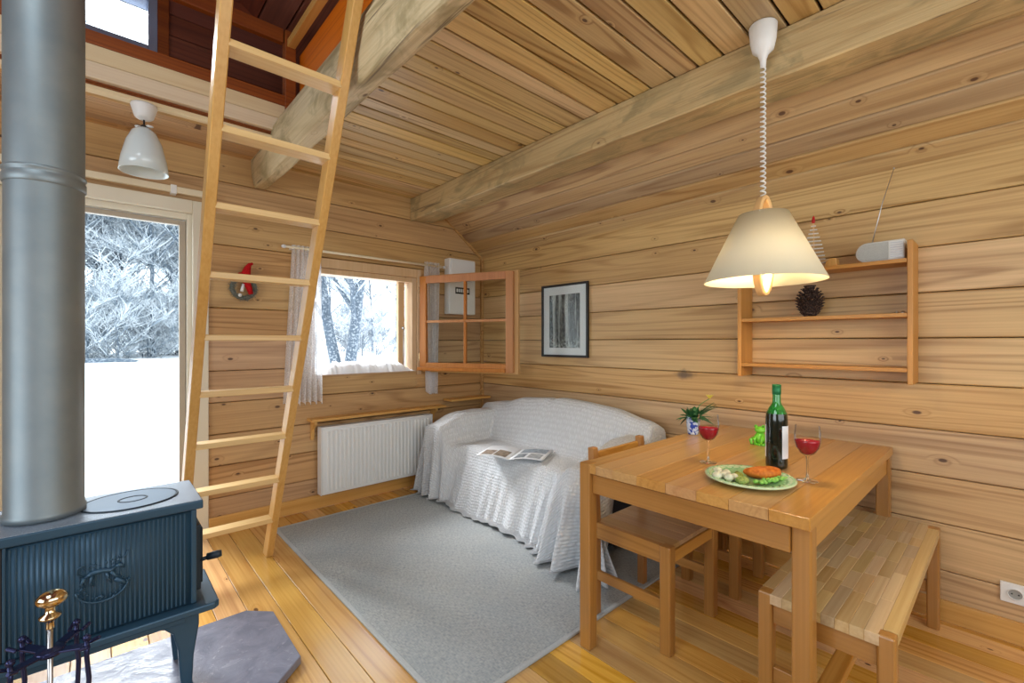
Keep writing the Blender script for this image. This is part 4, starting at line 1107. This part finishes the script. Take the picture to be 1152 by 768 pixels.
# bottle
bo = empty('wine_bottle', (1.96, .62, TZ), 'green wine bottle with a white label on the table', 'bottle')
bp_ = [(0, .003), (.030, .003), (.0375, .008), (.0385, .02), (.0385, .195), (.036, .215), (.026, .237), (.0165, .252), (.0145, .262), (.0140, .305), (.0150, .308), (.0150, .324), (.0115, .326)]
M['bottle'] = plain('green_bottle_glass', (.03, .40, .06), .06, trans=.55, coat=.6, ior=1.5)
M['bottledark'] = plain('wine_filled_glass', (.006, .012, .008), .07, coat=.7)
MB().lathe(bp_[:6], (1.96, .62, TZ), 40).build('body', M['bottledark'], bo, smooth=True)
MB().lathe(bp_[5:10], (1.96, .62, TZ), 40).build('neck', M['bottle'], bo, smooth=True)
MB().lathe([(.0150, .288), (.0156, .289), (.0156, .3265), (.0, .3275)], (1.96, .62, TZ), 30).build('capsule', plain('dark_green_foil', (.01, .15, .05), .3, .3), bo, smooth=True)
view = math.atan2(-.62, -1.96)
MB().lathe([(.0391, .045), (.0391, .170)], (1.96, .62, TZ), 40, a0=view + math.radians(28), a1=view + math.radians(28 + 268)).build('label', plain('white_paper_label', (.82, .84, .86), .5), bo, smooth=True)

M['wine'] = plain('red_wine', (.46, .010, .03), .05, trans=.35, coat=.5)
def glass(x, y, label):
    g_ = empty('wine_glass', (x, y, TZ), label, 'wine glass')
    k = 1.0
    MB().lathe([(.0375, .196), (.0405, .165), (.0400, .140), (.0350, .118), (.0220, .098), (.0060, .088)], (x, y, TZ), 40).build('bowl', M['crystal'], g_, smooth=True)
    MB().lathe([(0, .148), (.0372, .148), (.0385, .140), (.0336, .119), (.0205, .100), (.0045, .091), (0, .0905)], (x, y, TZ), 40).build('wine', M['wine'], g_, smooth=True)
    MB().lathe([(.0060, .0885), (.0038, .078), (.0032, .03), (.005, .010), (.014, .004), (.033, .0022), (.034, .001), (0, .0008)], (x, y, TZ), 32).build('stem', M['crystalstem'], g_, smooth=True)
M['crystalstem'] = plain('solid_crystal', (.95, .96, .96), .03, trans=1, ior=1.5)
glass(1.846, .837, 'glass of red wine on the sofa side of the table')
glass(1.862, .490, 'glass of red wine to the right of the bottle')

# potted plant in a blue and white pot
px_, py_ = 2.355, 1.150
pt = empty('potted_plant', (px_, py_, TZ), 'small plant with a yellow flower in a blue and white pot', 'plant')
def mk_delft():
    m, nt, out = new_mat('blue_and_white_glaze'); g = NB(nt)
    tc = g.n('ShaderNodeTexCoord').outputs['Object']
    n = g.noise(tc, 55, 3, .8); c = g.mix(g.mr(n, .50, .56), (.60, .68, .80), (.03, .07, .40))
    b = g.n('ShaderNodeBsdfPrincipled'); g.l(c, b.inputs['Base Color']); b.inputs['Roughness'].default_value = .15; g.l(b.outputs[0], out.inputs[0]); return m
MB().lathe([(0, .001), (.024, .001), (.027, .006), (.033, .05), (.036, .092), (.034, .095), (.030, .088), (0, .082)], (px_, py_, TZ), 32).build('pot', mk_delft(), pt, smooth=True)
def leaf(mb, base, dirv, L, wd, droop, n=6):
    d_ = Vector(dirv).normalized(); side = d_.cross(Vector((0, 0, 1))); side = side.normalized() if side.length > .01 else Vector((1, 0, 0))
    vs = []; p = Vector(base)
    for k in range(n + 1):
        t = k / n; wk = wd * math.sin(PI * (.08 + .92 * t)) ** .8 if k < n else 0.0005
        q = Vector(base) + d_ * (L * t) + Vector((0, 0, -droop * t * t))
        vs += [q - side * wk, q + Vector((0, 0, .15 * wk)), q + side * wk]
    mb.add(vs, [(3 * k + a, 3 * k + a + 1, 3 * k + a + 4, 3 * k + a + 3) for k in range(n) for a in (0, 1)])
r = random.Random(8)
mb = MB()
for k in range(60):
    a = r.uniform(0, 2 * PI); el = r.uniform(.15, 1.4)
    leaf(mb, (px_ + .012 * math.cos(a), py_ + .012 * math.sin(a), TZ + .085), (math.cos(a) * math.cos(el), math.sin(a) * math.cos(el), math.sin(el)), r.uniform(.05, .105), r.uniform(.010, .018), r.uniform(.02, .06))
for k in range(8):
    leaf(mb, (px_, py_, TZ + .085), (.35 + r.uniform(-.2, .2), -.75 + r.uniform(-.2, .2), .75 + r.uniform(-.2, .2)), .15, .009, .02)
mb.build('foliage', plain('dark_green_leaf', (.035, .13, .04), .4), pt, smooth=True, solid=.0008)
mb = MB(); mb.tube([(px_, py_, TZ + .08), (px_ + .015, py_ - .03, TZ + .16), (px_ + .03, py_ - .075, TZ + .195)], .002, 6)
mb.build('stem', plain('flower_stem', (.10, .25, .06), .5), pt)
mb = MB()
for k in range(9):
    a = 2 * PI * k / 9; leaf(mb, (px_ + .03, py_ - .075, TZ + .195), (math.cos(a) * .6, math.sin(a) * .6, .7), .030, .007, .004)
lab(mb.build('flower', plain('yellow_petals', (.85, .72, .12), .5), pt, smooth=True, solid=.0006), 'yellow flower')
# little frog
fx_, fy_ = 2.35, .815
fr = empty('frog_figurine', (fx_, fy_, TZ), 'small bright green frog figurine behind the bottle', 'figurine')
mg_ = plain('lime_green_glaze', (.16, .55, .03), .3, coat=.3)
mb = MB(); mb.ball((fx_, fy_, TZ + .034), (.024, .024, .032), 18, 12).ball((fx_ - .004, fy_ - .002, TZ + .072), (.022, .025, .017), 16, 10)
for s_ in (-1, 1):
    mb.ball((fx_ - .006 + .008 * s_, fy_ - s_ * .014, TZ + .088), .0085)
    mb.tube([(fx_ + .012 * s_, fy_ - s_ * .022, TZ + .03), (fx_ - .012 + .012 * s_, fy_ - s_ * .034, TZ + .022), (fx_ - .026 + .01 * s_, fy_ - s_ * .026, TZ + .006)], [.010, .009, .006], 8)
    mb.tube([(fx_ - .012, fy_ - s_ * .014, TZ + .046), (fx_ - .026, fy_ - s_ * .016, TZ + .03), (fx_ - .028, fy_ - s_ * .014, TZ + .006)], [.007, .0055, .005], 8)
mb.lathe([(0, .008), (.030, .008), (.032, .001), (0, .001)], (fx_, fy_, TZ), 20)
mb.build('body', mg_, fr, smooth=True)
mb = MB()
for s_ in (-1, 1): mb.ball((fx_ - .013 + .006 * s_, fy_ - s_ * .016, TZ + .089), .0032, 8, 6)
mb.build_each('eye', M['black'], fr, smooth=True)

# ================================================================== wall shelf and what stands on it
sh = empty('wall_shelf', (W, .66, 1.06), 'pine wall shelf with three boards above the table', 'shelf')
SXF = 2.625
MB().box(SXF, W - .001, .292, .312, 1.055, 1.690).build('side_panel', M['shelf_z'], sh, bevel=.003)
MB().box(SXF, W - .001, 1.008, 1.028, 1.055, 1.690).build('side_panel', M['shelf_z'], sh, bevel=.003)
for z in (1.118, 1.362, 1.603):
    MB().box(SXF + .004, W - .002, .312, 1.008, z - .009, z + .009).build('board', M['shelf_y'], sh, bevel=.002)
# pine cone
def pinecone(c, R, H):
    mb = MB(); r = random.Random(1); n = 0
    mb.lathe([(0, 0), (R * .62, .1 * H), (R * .74, .4 * H), (R * .5, .8 * H), (0, H * .97)], c, 14)
    for row in range(10):
        t = (row + .5) / 10; z = c[2] + H * t; q = R * (math.sin(PI * (.16 + .80 * t)) ** .7)
        k = 10 if row < 7 else 7
        for j in range(k):
            a = 2 * PI * (j + .5 * (row % 2)) / k + row * .12
            d_ = Vector((math.cos(a), math.sin(a), 1.1)); d_.normalize()
            s_ = Vector((-math.sin(a), math.cos(a), 0)); u = d_.cross(s_).normalized()
            p = Vector((c[0], c[1], z)) + Vector((math.cos(a), math.sin(a), 0)) * q * .55
            tip = Vector((c[0], c[1], z)) + Vector((math.cos(a), math.sin(a), 0)) * q + Vector((0, 0, .016)); p -= Vector((0, 0, .006))
            wd = .0125; mb.add([p - s_ * wd * .5, p + s_ * wd * .5, tip + s_ * wd, tip - s_ * wd, tip + d_ * .003 + u * -.003 + s_ * wd * .6, tip + d_ * .003 + u * -.003 - s_ * wd * .6,
                                 p - s_ * wd * .5 + Vector((0, 0, .003)), p + s_ * wd * .5 + Vector((0, 0, .003)), tip + s_ * wd + Vector((0, 0, .004)), tip - s_ * wd + Vector((0, 0, .004))],
                               [(0, 1, 2, 3), (3, 2, 4, 5), (6, 9, 8, 7), (9, 5, 4, 8), (0, 3, 9, 6), (1, 7, 8, 2), (3, 5, 9), (2, 8, 4)])
    m, nt, out = new_mat('pine_cone_scale'); g = NB(nt)
    vo = g.n('ShaderNodeTexNoise'); g.l(g.n('ShaderNodeTexCoord').outputs['Object'], vo.inputs['Vector']); vo.inputs['Scale'].default_value = 130
    b = g.n('ShaderNodeBsdfPrincipled'); g.l(g.mix(g.mr(vo.outputs['Fac'], .5, .66), (.030, .016, .012), (.17, .10, .065)), b.inputs['Base Color']); b.inputs['Roughness'].default_value = .7; g.l(b.outputs[0], out.inputs[0])
    return mb.build('pine_cone', m, loc=c)
tag(pinecone((2.70, .70, 1.3715), .062, .148), 'large dark pine cone on the middle board of the wall shelf', 'pine cone')
# small slatted wooden tree
wt = empty('wooden_tree', (2.705, .685, 1.612), 'small white slatted tree ornament with a red tip on the shelf top', 'ornament')
mb = MB()
for k in range(11):
    t = k / 10; L = .058 * (1 - t * .82); z = 1.640 + .019 * k * 1.02; a = .9 + .35 * k
    mb.bar((2.705 - L * math.cos(a) * .5, .685 - L, z), (2.705 + L * math.cos(a) * .5, .685 + L, z), .007, .006)
mb.build('slats', plain('whitewashed_wood', (.62, .60, .55), .7), wt, bevel=.001)
MB().box(2.702, 2.708, .682, .688, 1.612, 1.85).box(2.68, 2.73, .66, .71, 1.6125, 1.622).build('trunk', M['beech'], wt)
lab(MB().lathe([(0, .04), (.006, .03), (.008, .012), (.006, 0), (0, 0)], (2.705, .685, 1.848), 12).build('tip', plain('red_paint', (.5, .01, .015), .3), wt, smooth=True), 'red tip')
tag(MB().prism([(.575, 1.6125), (.625, 1.6125), (.622, 1.640), (.605, 1.655), (.578, 1.652)], 'x', 2.66, 2.715).build('wooden_block', M['trim_z'], loc=(2.69, .6, 1.6125), bevel=.004), 'small pale wooden block between the tree ornament and the radio', 'block')
# radio
ro = empty('radio', (2.69, .40, 1.6125), 'white portable radio with raised antenna on top of the shelf', 'radio')
pts = [(.325, 1.613), (.455, 1.613)] + [(.458 + .046 * math.sin(t), 1.6595 - .0465 * math.cos(t)) for t in [PI * k / 12 for k in range(1, 12)]] + [(.455, 1.706), (.325, 1.706)]
MB().prism(pts, 'x', 2.668, 2.72).build('case', plain('radio_white', (.72, .72, .68), .35), ro, bevel=.004)
pts2 = [(.382, 1.619), (.455, 1.619)] + [(.457 + .040 * math.sin(t), 1.6595 - .0405 * math.cos(t)) for t in [PI * k / 12 for k in range(1, 12)]] + [(.455, 1.700), (.382, 1.700)]
lab(MB().prism(pts2, 'x', 2.665, 2.669).build('grille', fabric('speaker_mesh', (.58, .60, .57), (.44, .46, .44), 500, .5, .5), ro), 'grey speaker grille')
mb = MB()
for k in range(7): mb.box(2.6665, 2.6685, .332, .375, 1.628 + k * .0105, 1.6315 + k * .0105)
mb.build('dial', M['steel'], ro)
MB().tube([(2.712, .450, 1.700), (2.745, .415, 1.90), (2.762, .375, 2.055)], [.0026, .0020, .0014], 8).ball((2.762, .375, 2.057), .004, 8, 6).build('antenna', M['steel'], ro, smooth=True)
tag(MB().lathe([(0, .012), (.006, .011), (.011, .004), (.011, 0), (0, 0)], (2.70, .335, 1.3715), 14).ball((2.69, .355, 1.378), .006, 8, 6).build('trinket', M['steel'], loc=(2.70, .34, 1.3715), smooth=True), 'tiny dark metal trinket at the right end of the middle board', 'trinket')

# wall socket
wk = empty('wall_socket', (W, .005, .17), 'white electrical wall socket low on the right wall', 'socket')
MB().box(W - .010, W - .001, -.050, .036, .168, .250).build('face_plate', M['plastic'], wk, bevel=.003)
t_ = MB(); t_.lathe([(.0225, 0), (.0225, .006), (.020, .006), (.020, -.0)], (0, 0, 0), 32)
t_.v = [(W - .010 - z, -.007 + x, .209 + y) for x, y, z in t_.v]; t_.build('socket_ring', M['plastic'], wk, smooth=True)
t_ = MB(); t_.lathe([(0, .0008), (.020, .0008)], (0, 0, 0), 32); t_.v = [(W - .010 - z, -.007 + x, .209 + y) for x, y, z in t_.v]; t_.build('socket_well', plain('grey_recess', (.35, .35, .33), .5), wk)
mb = MB()
for s_ in (-1, 1): mb.tube([(W - .0105, -.007 + s_ * .0095, .209), (W - .0125, -.007 + s_ * .0095, .209)], .0028, 10)
mb.build_each('pin_hole', M['black'], wk)

# ================================================================== lamps
LX, LYY = 1.925, .657
pd = empty('pendant_lamp', (LX, LYY, 1.47), 'cream conical pendant lamp on a coiled cord over the table', 'lamp')
MB().lathe([(0, -.0), (.046, -.0), (.050, -.006), (.046, -.060), (.038, -.098), (.020, -.115), (.012, -.135), (.010, -.165), (0, -.165)], (LX, LYY, ZC - .001), 32).build('ceiling_cup', M['plastic'], pd, smooth=True)
mb = MB(); pts = []; zA, zB = 2.322, 1.800; turns = 27
for k in range(turns * 12 + 1):
    t = k / (turns * 12); a = 2 * PI * turns * t; pts.append((LX + .0085 * math.cos(a), LYY + .0085 * math.sin(a), zA + (zB - zA) * t))
mb.tube(pts, .0032, 6); mb.build('coiled_cord', M['plastic'], pd, smooth=True)
shp = MB().lathe([(.088, .262), (.214, .0), (.2115, .0), (.0855, .260)], (LX, LYY, 1.478), 72, closed=True)
shp.build('lamp_shade', M['shade'], pd, smooth=True)
# elongated wooden ring running through the shade
a_ = math.atan2(LYY, LX) + PI / 2 + .95
mb = MB(); pts = []
for k in range(48):
    t = 2 * PI * k / 48; u = .046 * math.sin(t); z = 1.618 + .188 * math.cos(t)
    pts.append((LX + u * math.cos(a_), LYY + u * math.sin(a_), z))
nrm = Vector((-math.sin(a_), math.cos(a_), 0)); vs = []; k = len(pts); cen = Vector((LX, LYY, 1.618))
for p in pts:
    p = Vector(p); o = (p - cen); o2 = Vector((o.x / .046 ** 2 * 1, o.y / .046 ** 2, o.z / .188 ** 2)).normalized()
    for a, b in ((-.008, -.015), (.008, -.015), (.008, .015), (-.008, .015)): vs.append(p + o2 * a + nrm * b)
fs = [(4 * i + q, 4 * i + (q + 1) % 4, 4 * ((i + 1) % k) + (q + 1) % 4, 4 * ((i + 1) % k) + q) for i in range(k) for q in range(4)]
mb.add(vs, fs); mb.build('wooden_ring', M['beech'], pd, bevel=.003, smooth=True)
mb = MB()
for k in range(3):
    a = a_ + 2 * PI * k / 3 + .5; mb.tube([(LX, LYY, 1.733), (LX + .095 * math.cos(a), LYY + .095 * math.sin(a), 1.735)], .0015, 6)
mb.lathe([(.018, 0), (.018, .05), (0, .055)], (LX, LYY, 1.68), 16)
mb.build('lamp_holder', M['plastic'], pd, smooth=True)
MB().lathe([(0, -.105), (.020, -.100), (.030, -.078), (.029, -.055), (.014, -.02), (.013, 0)], (LX, LYY, 1.682), 24).build('bulb', M['brassbulb'], pd, smooth=True)
pl_ = bpy.data.lights.new('pendant_light', 'POINT'); pl_.energy = 13; pl_.color = (1, .80, .52); pl_.shadow_soft_size = .032
po = bpy.data.objects.new('pendant_light', pl_); COL.objects.link(po); po.location = (LX, LYY, 1.54)

l2x, l2y = .178, 3.012
p2 = empty('ceiling_lamp', (l2x, l2y, 2.10), 'white opal glass bell lamp hanging near the glass door', 'lamp')
MB().lathe([(0, 0), (.054, 0), (.056, -.008), (.040, -.062), (.032, -.070), (0, -.073)], (l2x, l2y, 2.461), 28).build('ceiling_cup', M['plastic'], p2, smooth=True)
mb = MB(); mb.tube([(l2x, l2y, 2.385), (l2x, l2y, 2.345)], .0045, 8); mb.lathe([(0, .010), (.012, .010), (.016, 0), (.014, -.012), (0, -.012)], (l2x, l2y, 2.347), 14)
mb.build('fitting', M['black'], p2, smooth=True)
mb = MB()
for s_ in (-1, 1): mb.ball((l2x + s_ * .022, l2y - s_ * .02, 2.352), (.016, .010, .006), 12, 8)
mb.build_each('wing_nut', M['white'], p2, smooth=True)
MB().lathe([(.0, .225), (.030, .225), (.052, .205), (.075, .150), (.094, .07), (.103, .0), (.1, .0), (.091, .07), (.071, .148), (.048, .200), (0, .219)], (l2x, l2y, 2.115), 48).build('glass_shade', M['opal'], p2, smooth=True)
MB().lathe([(0, -.09), (.022, -.085), (.028, -.06), (.015, -.02), (.014, 0)], (l2x, l2y, 2.255), 20).build('bulb', plain('unlit_bulb', (.9, .9, .88), .2), p2, smooth=True)

# ================================================================== outside: snow and frosted trees
def groundz(x, y):
    t = ss(3.8, 10.5, y); return -.18 + 1.02 * t + .05 * math.sin(x * .35) * math.sin(y * .3) * t
mb = MB(); vs = []; n1, n2 = 60, 60
for i in range(n1 + 1):
    for j in range(n2 + 1):
        u = i / n1; v = j / n2; x = -45 + 90 * u; y = B + .16 + 90 * v ** 2
        vs.append((x, y, groundz(x, y)))
mb.add(vs, [(i * (n2 + 1) + j, i * (n2 + 1) + j + 1, (i + 1) * (n2 + 1) + j + 1, (i + 1) * (n2 + 1) + j) for i in range(n1) for j in range(n2)])
gd = struct(mb.build('ground', M['snow'], smooth=True))

def tree_mesh(seed, H, r0, levels, twigs, lean=(0, 0), fork=False):
    """returns (trunk MB, twig MB) in local coords"""
    r = random.Random(seed); tr, tw = MB(), MB()
    def grow(p, d_, L, rad, lv):
        n = 4; pts = [p.copy()]; q = p.copy(); dd = d_.copy()
        for k in range(n):
            wz = .07 if lv == 0 else .24; dd = (dd + Vector((r.uniform(-wz, wz), r.uniform(-wz, wz), r.uniform(-.06, .14)))).normalized(); q = q + dd * (L / n); pts.append(q.copy())
        rads = [rad * (1 - .55 * k / n) for k in range(n + 1)]
        (tr if lv < 2 else tw).tube(pts, rads, 7 if lv < 2 else 3, cap=False)
        if lv >= levels: return
        kids = {0: 8, 1: 7, 2: twigs, 3: 6}.get(lv, 3)
        for c in range(kids):
            t = r.uniform(.3, 1.0) if lv else r.uniform(.25, 1.0); k = min(int(t * n), n - 1); b = pts[k].lerp(pts[k + 1], t * n - k)
            a = r.uniform(0, 2 * PI); sp = Vector((math.cos(a), math.sin(a), r.uniform(-.1, .8)))
            nd = (dd * .55 + sp * .8).normalized(); grow(b, nd, L * r.uniform(.42, .68), max(rads[k] * .5, .006), lv + 1)
    base = Vector((0, 0, -.2))
    if fork:
        for (dx, dy, rr, LL, off) in fork: grow(base + Vector((off * .74, -off * .67, 0)), Vector((dx, dy, 1)).normalized(), LL, rr, 0)
    else: grow(base, Vector((lean[0], lean[1], 1)).normalized(), H, r0, 0)
    return tr, tw
def tree(seed, H, r0, levels, twigs, **k):
    a, b = tree_mesh(seed, H, r0, levels, twigs, **k)
    root = empty('frosted_tree', (0, 0, 0))
    local_part(root, a, 'trunk', M['bark'], True); local_part(root, b, 'twigs', M['twig'])['kind'] = 'stuff'
    return root
def copy_tree(o):
    c = o.copy(); COL.objects.link(c)
    for ch in o.children: q = ch.copy(); COL.objects.link(q); q.parent = c
    return c
t1 = tree(5, 4, .2, 4, 6, fork=[(-.17, .155, .115, 3.9, -.08), (.10, -.09, .12, 3.9, .13)])
t1.location = (3.58, 8.92, .80); tag(t1, 'large twin-trunked frosted tree close outside the small window', 'tree')
t2 = tree(12, 2.6, .12, 4, 7); t2.location = (.12, 18.8, groundz(.12, 18.8)); t2.scale = (1.3, 1.3, 1.3)
tag(t2, 'small dark bare tree standing at the snow edge beyond the door', 'tree')
protos = [tree(31, 4.4, .055, 4, 12), tree(47, 4.0, .05, 4, 13), tree(64, 4.8, .055, 4, 12)]
r = random.Random(21); dead = []
spots = []
for row, (yy, n_, xa, xb) in enumerate(((16, 5, -3.6, 2.8), (20, 7, -5.5, 3.8), (23.5, 8, -7, 5), (28, 8, -9, 7), (17.5, 2, 6.8, 12.5), (22.5, 3, 7.5, 17), (29, 4, 8, 22))):
    for k in range(n_): spots.append((xa + (xb - xa) * (k + r.uniform(.15, .85)) / n_, yy + r.uniform(-1.4, 1.4)))
thk = empty('frosted_thicket', (0, 24, .9), 'dense thicket of frost-covered bare branches beyond the snow, seen through the glass door', 'trees', None, 'stuff')
for k, (x, y) in enumerate(spots):
    t = copy_tree(protos[k % 3])
    t.location = (x, y, groundz(x, y)); t.rotation_euler.z = r.uniform(0, 6.28); s_ = r.uniform(.95, 1.25); t.scale = (s_, s_, s_)
    if k < 28:
        for ch in list(t.children):
            ch.parent = thk; ch['kind'] = 'stuff'
            ch.matrix_parent_inverse = Matrix.Identity(4)
            ch.location = Vector(t.location) - Vector(thk.location); ch.rotation_euler = t.rotation_euler; ch.scale = t.scale
        dead.append(t)
    else: tag(t, 'distant frost-covered bare tree seen through the small window', 'tree', 'distant frosted trees beyond the window')
sh_protos = [tree(71, 1.7, .016, 3, 12), tree(72, 1.4, .014, 3, 13), tree(73, 2.0, .018, 3, 12)]
und = empty('frosted_undergrowth', (10, 20, .9), 'frosted bushes and saplings on the snow, seen through the small window', 'bushes', None, 'stuff')
for k in range(84):
    left = k < 54
    t = copy_tree(sh_protos[k % 3]); host = thk if left else und
    x, y = (r.uniform(-4.6, 3.4), r.uniform(14.2, 21)) if left else (r.uniform(4.6, 15), r.uniform(13, 24))
    for ch in list(t.children):
        ch.parent = host; ch['kind'] = 'stuff'; ch.location = Vector((x, y, groundz(x, y) - .75)) - Vector(host.location); s_ = r.uniform(.8, 1.7)
        if ch.name.startswith('trunk'): sk = s_
        ch.rotation_euler.z = k * 1.7; ch.scale = (1.2, 1.2, 1.2)
    dead.append(t)
protos += sh_protos
for t in dead: bpy.data.objects.remove(t)
for p in protos:
    for ch in list(p.children): bpy.data.objects.remove(ch)
    bpy.data.objects.remove(p)
sn = MB(); sn.prism([(-.9, 0), (.9, 0), (1.0, .03), (.7, .08), (-.7, .09), (-1.0, .03)], 'y', 0, .5); sn.v = [(x - .35, y + 12.2, z + groundz(-.35, 12.4) - .01) for x, y, z in sn.v]
tag(sn.build('snowy_log', M['bark'], loc=(-.35, 12.4, .84)), 'low grey log half buried in the snow beyond the door', 'log')
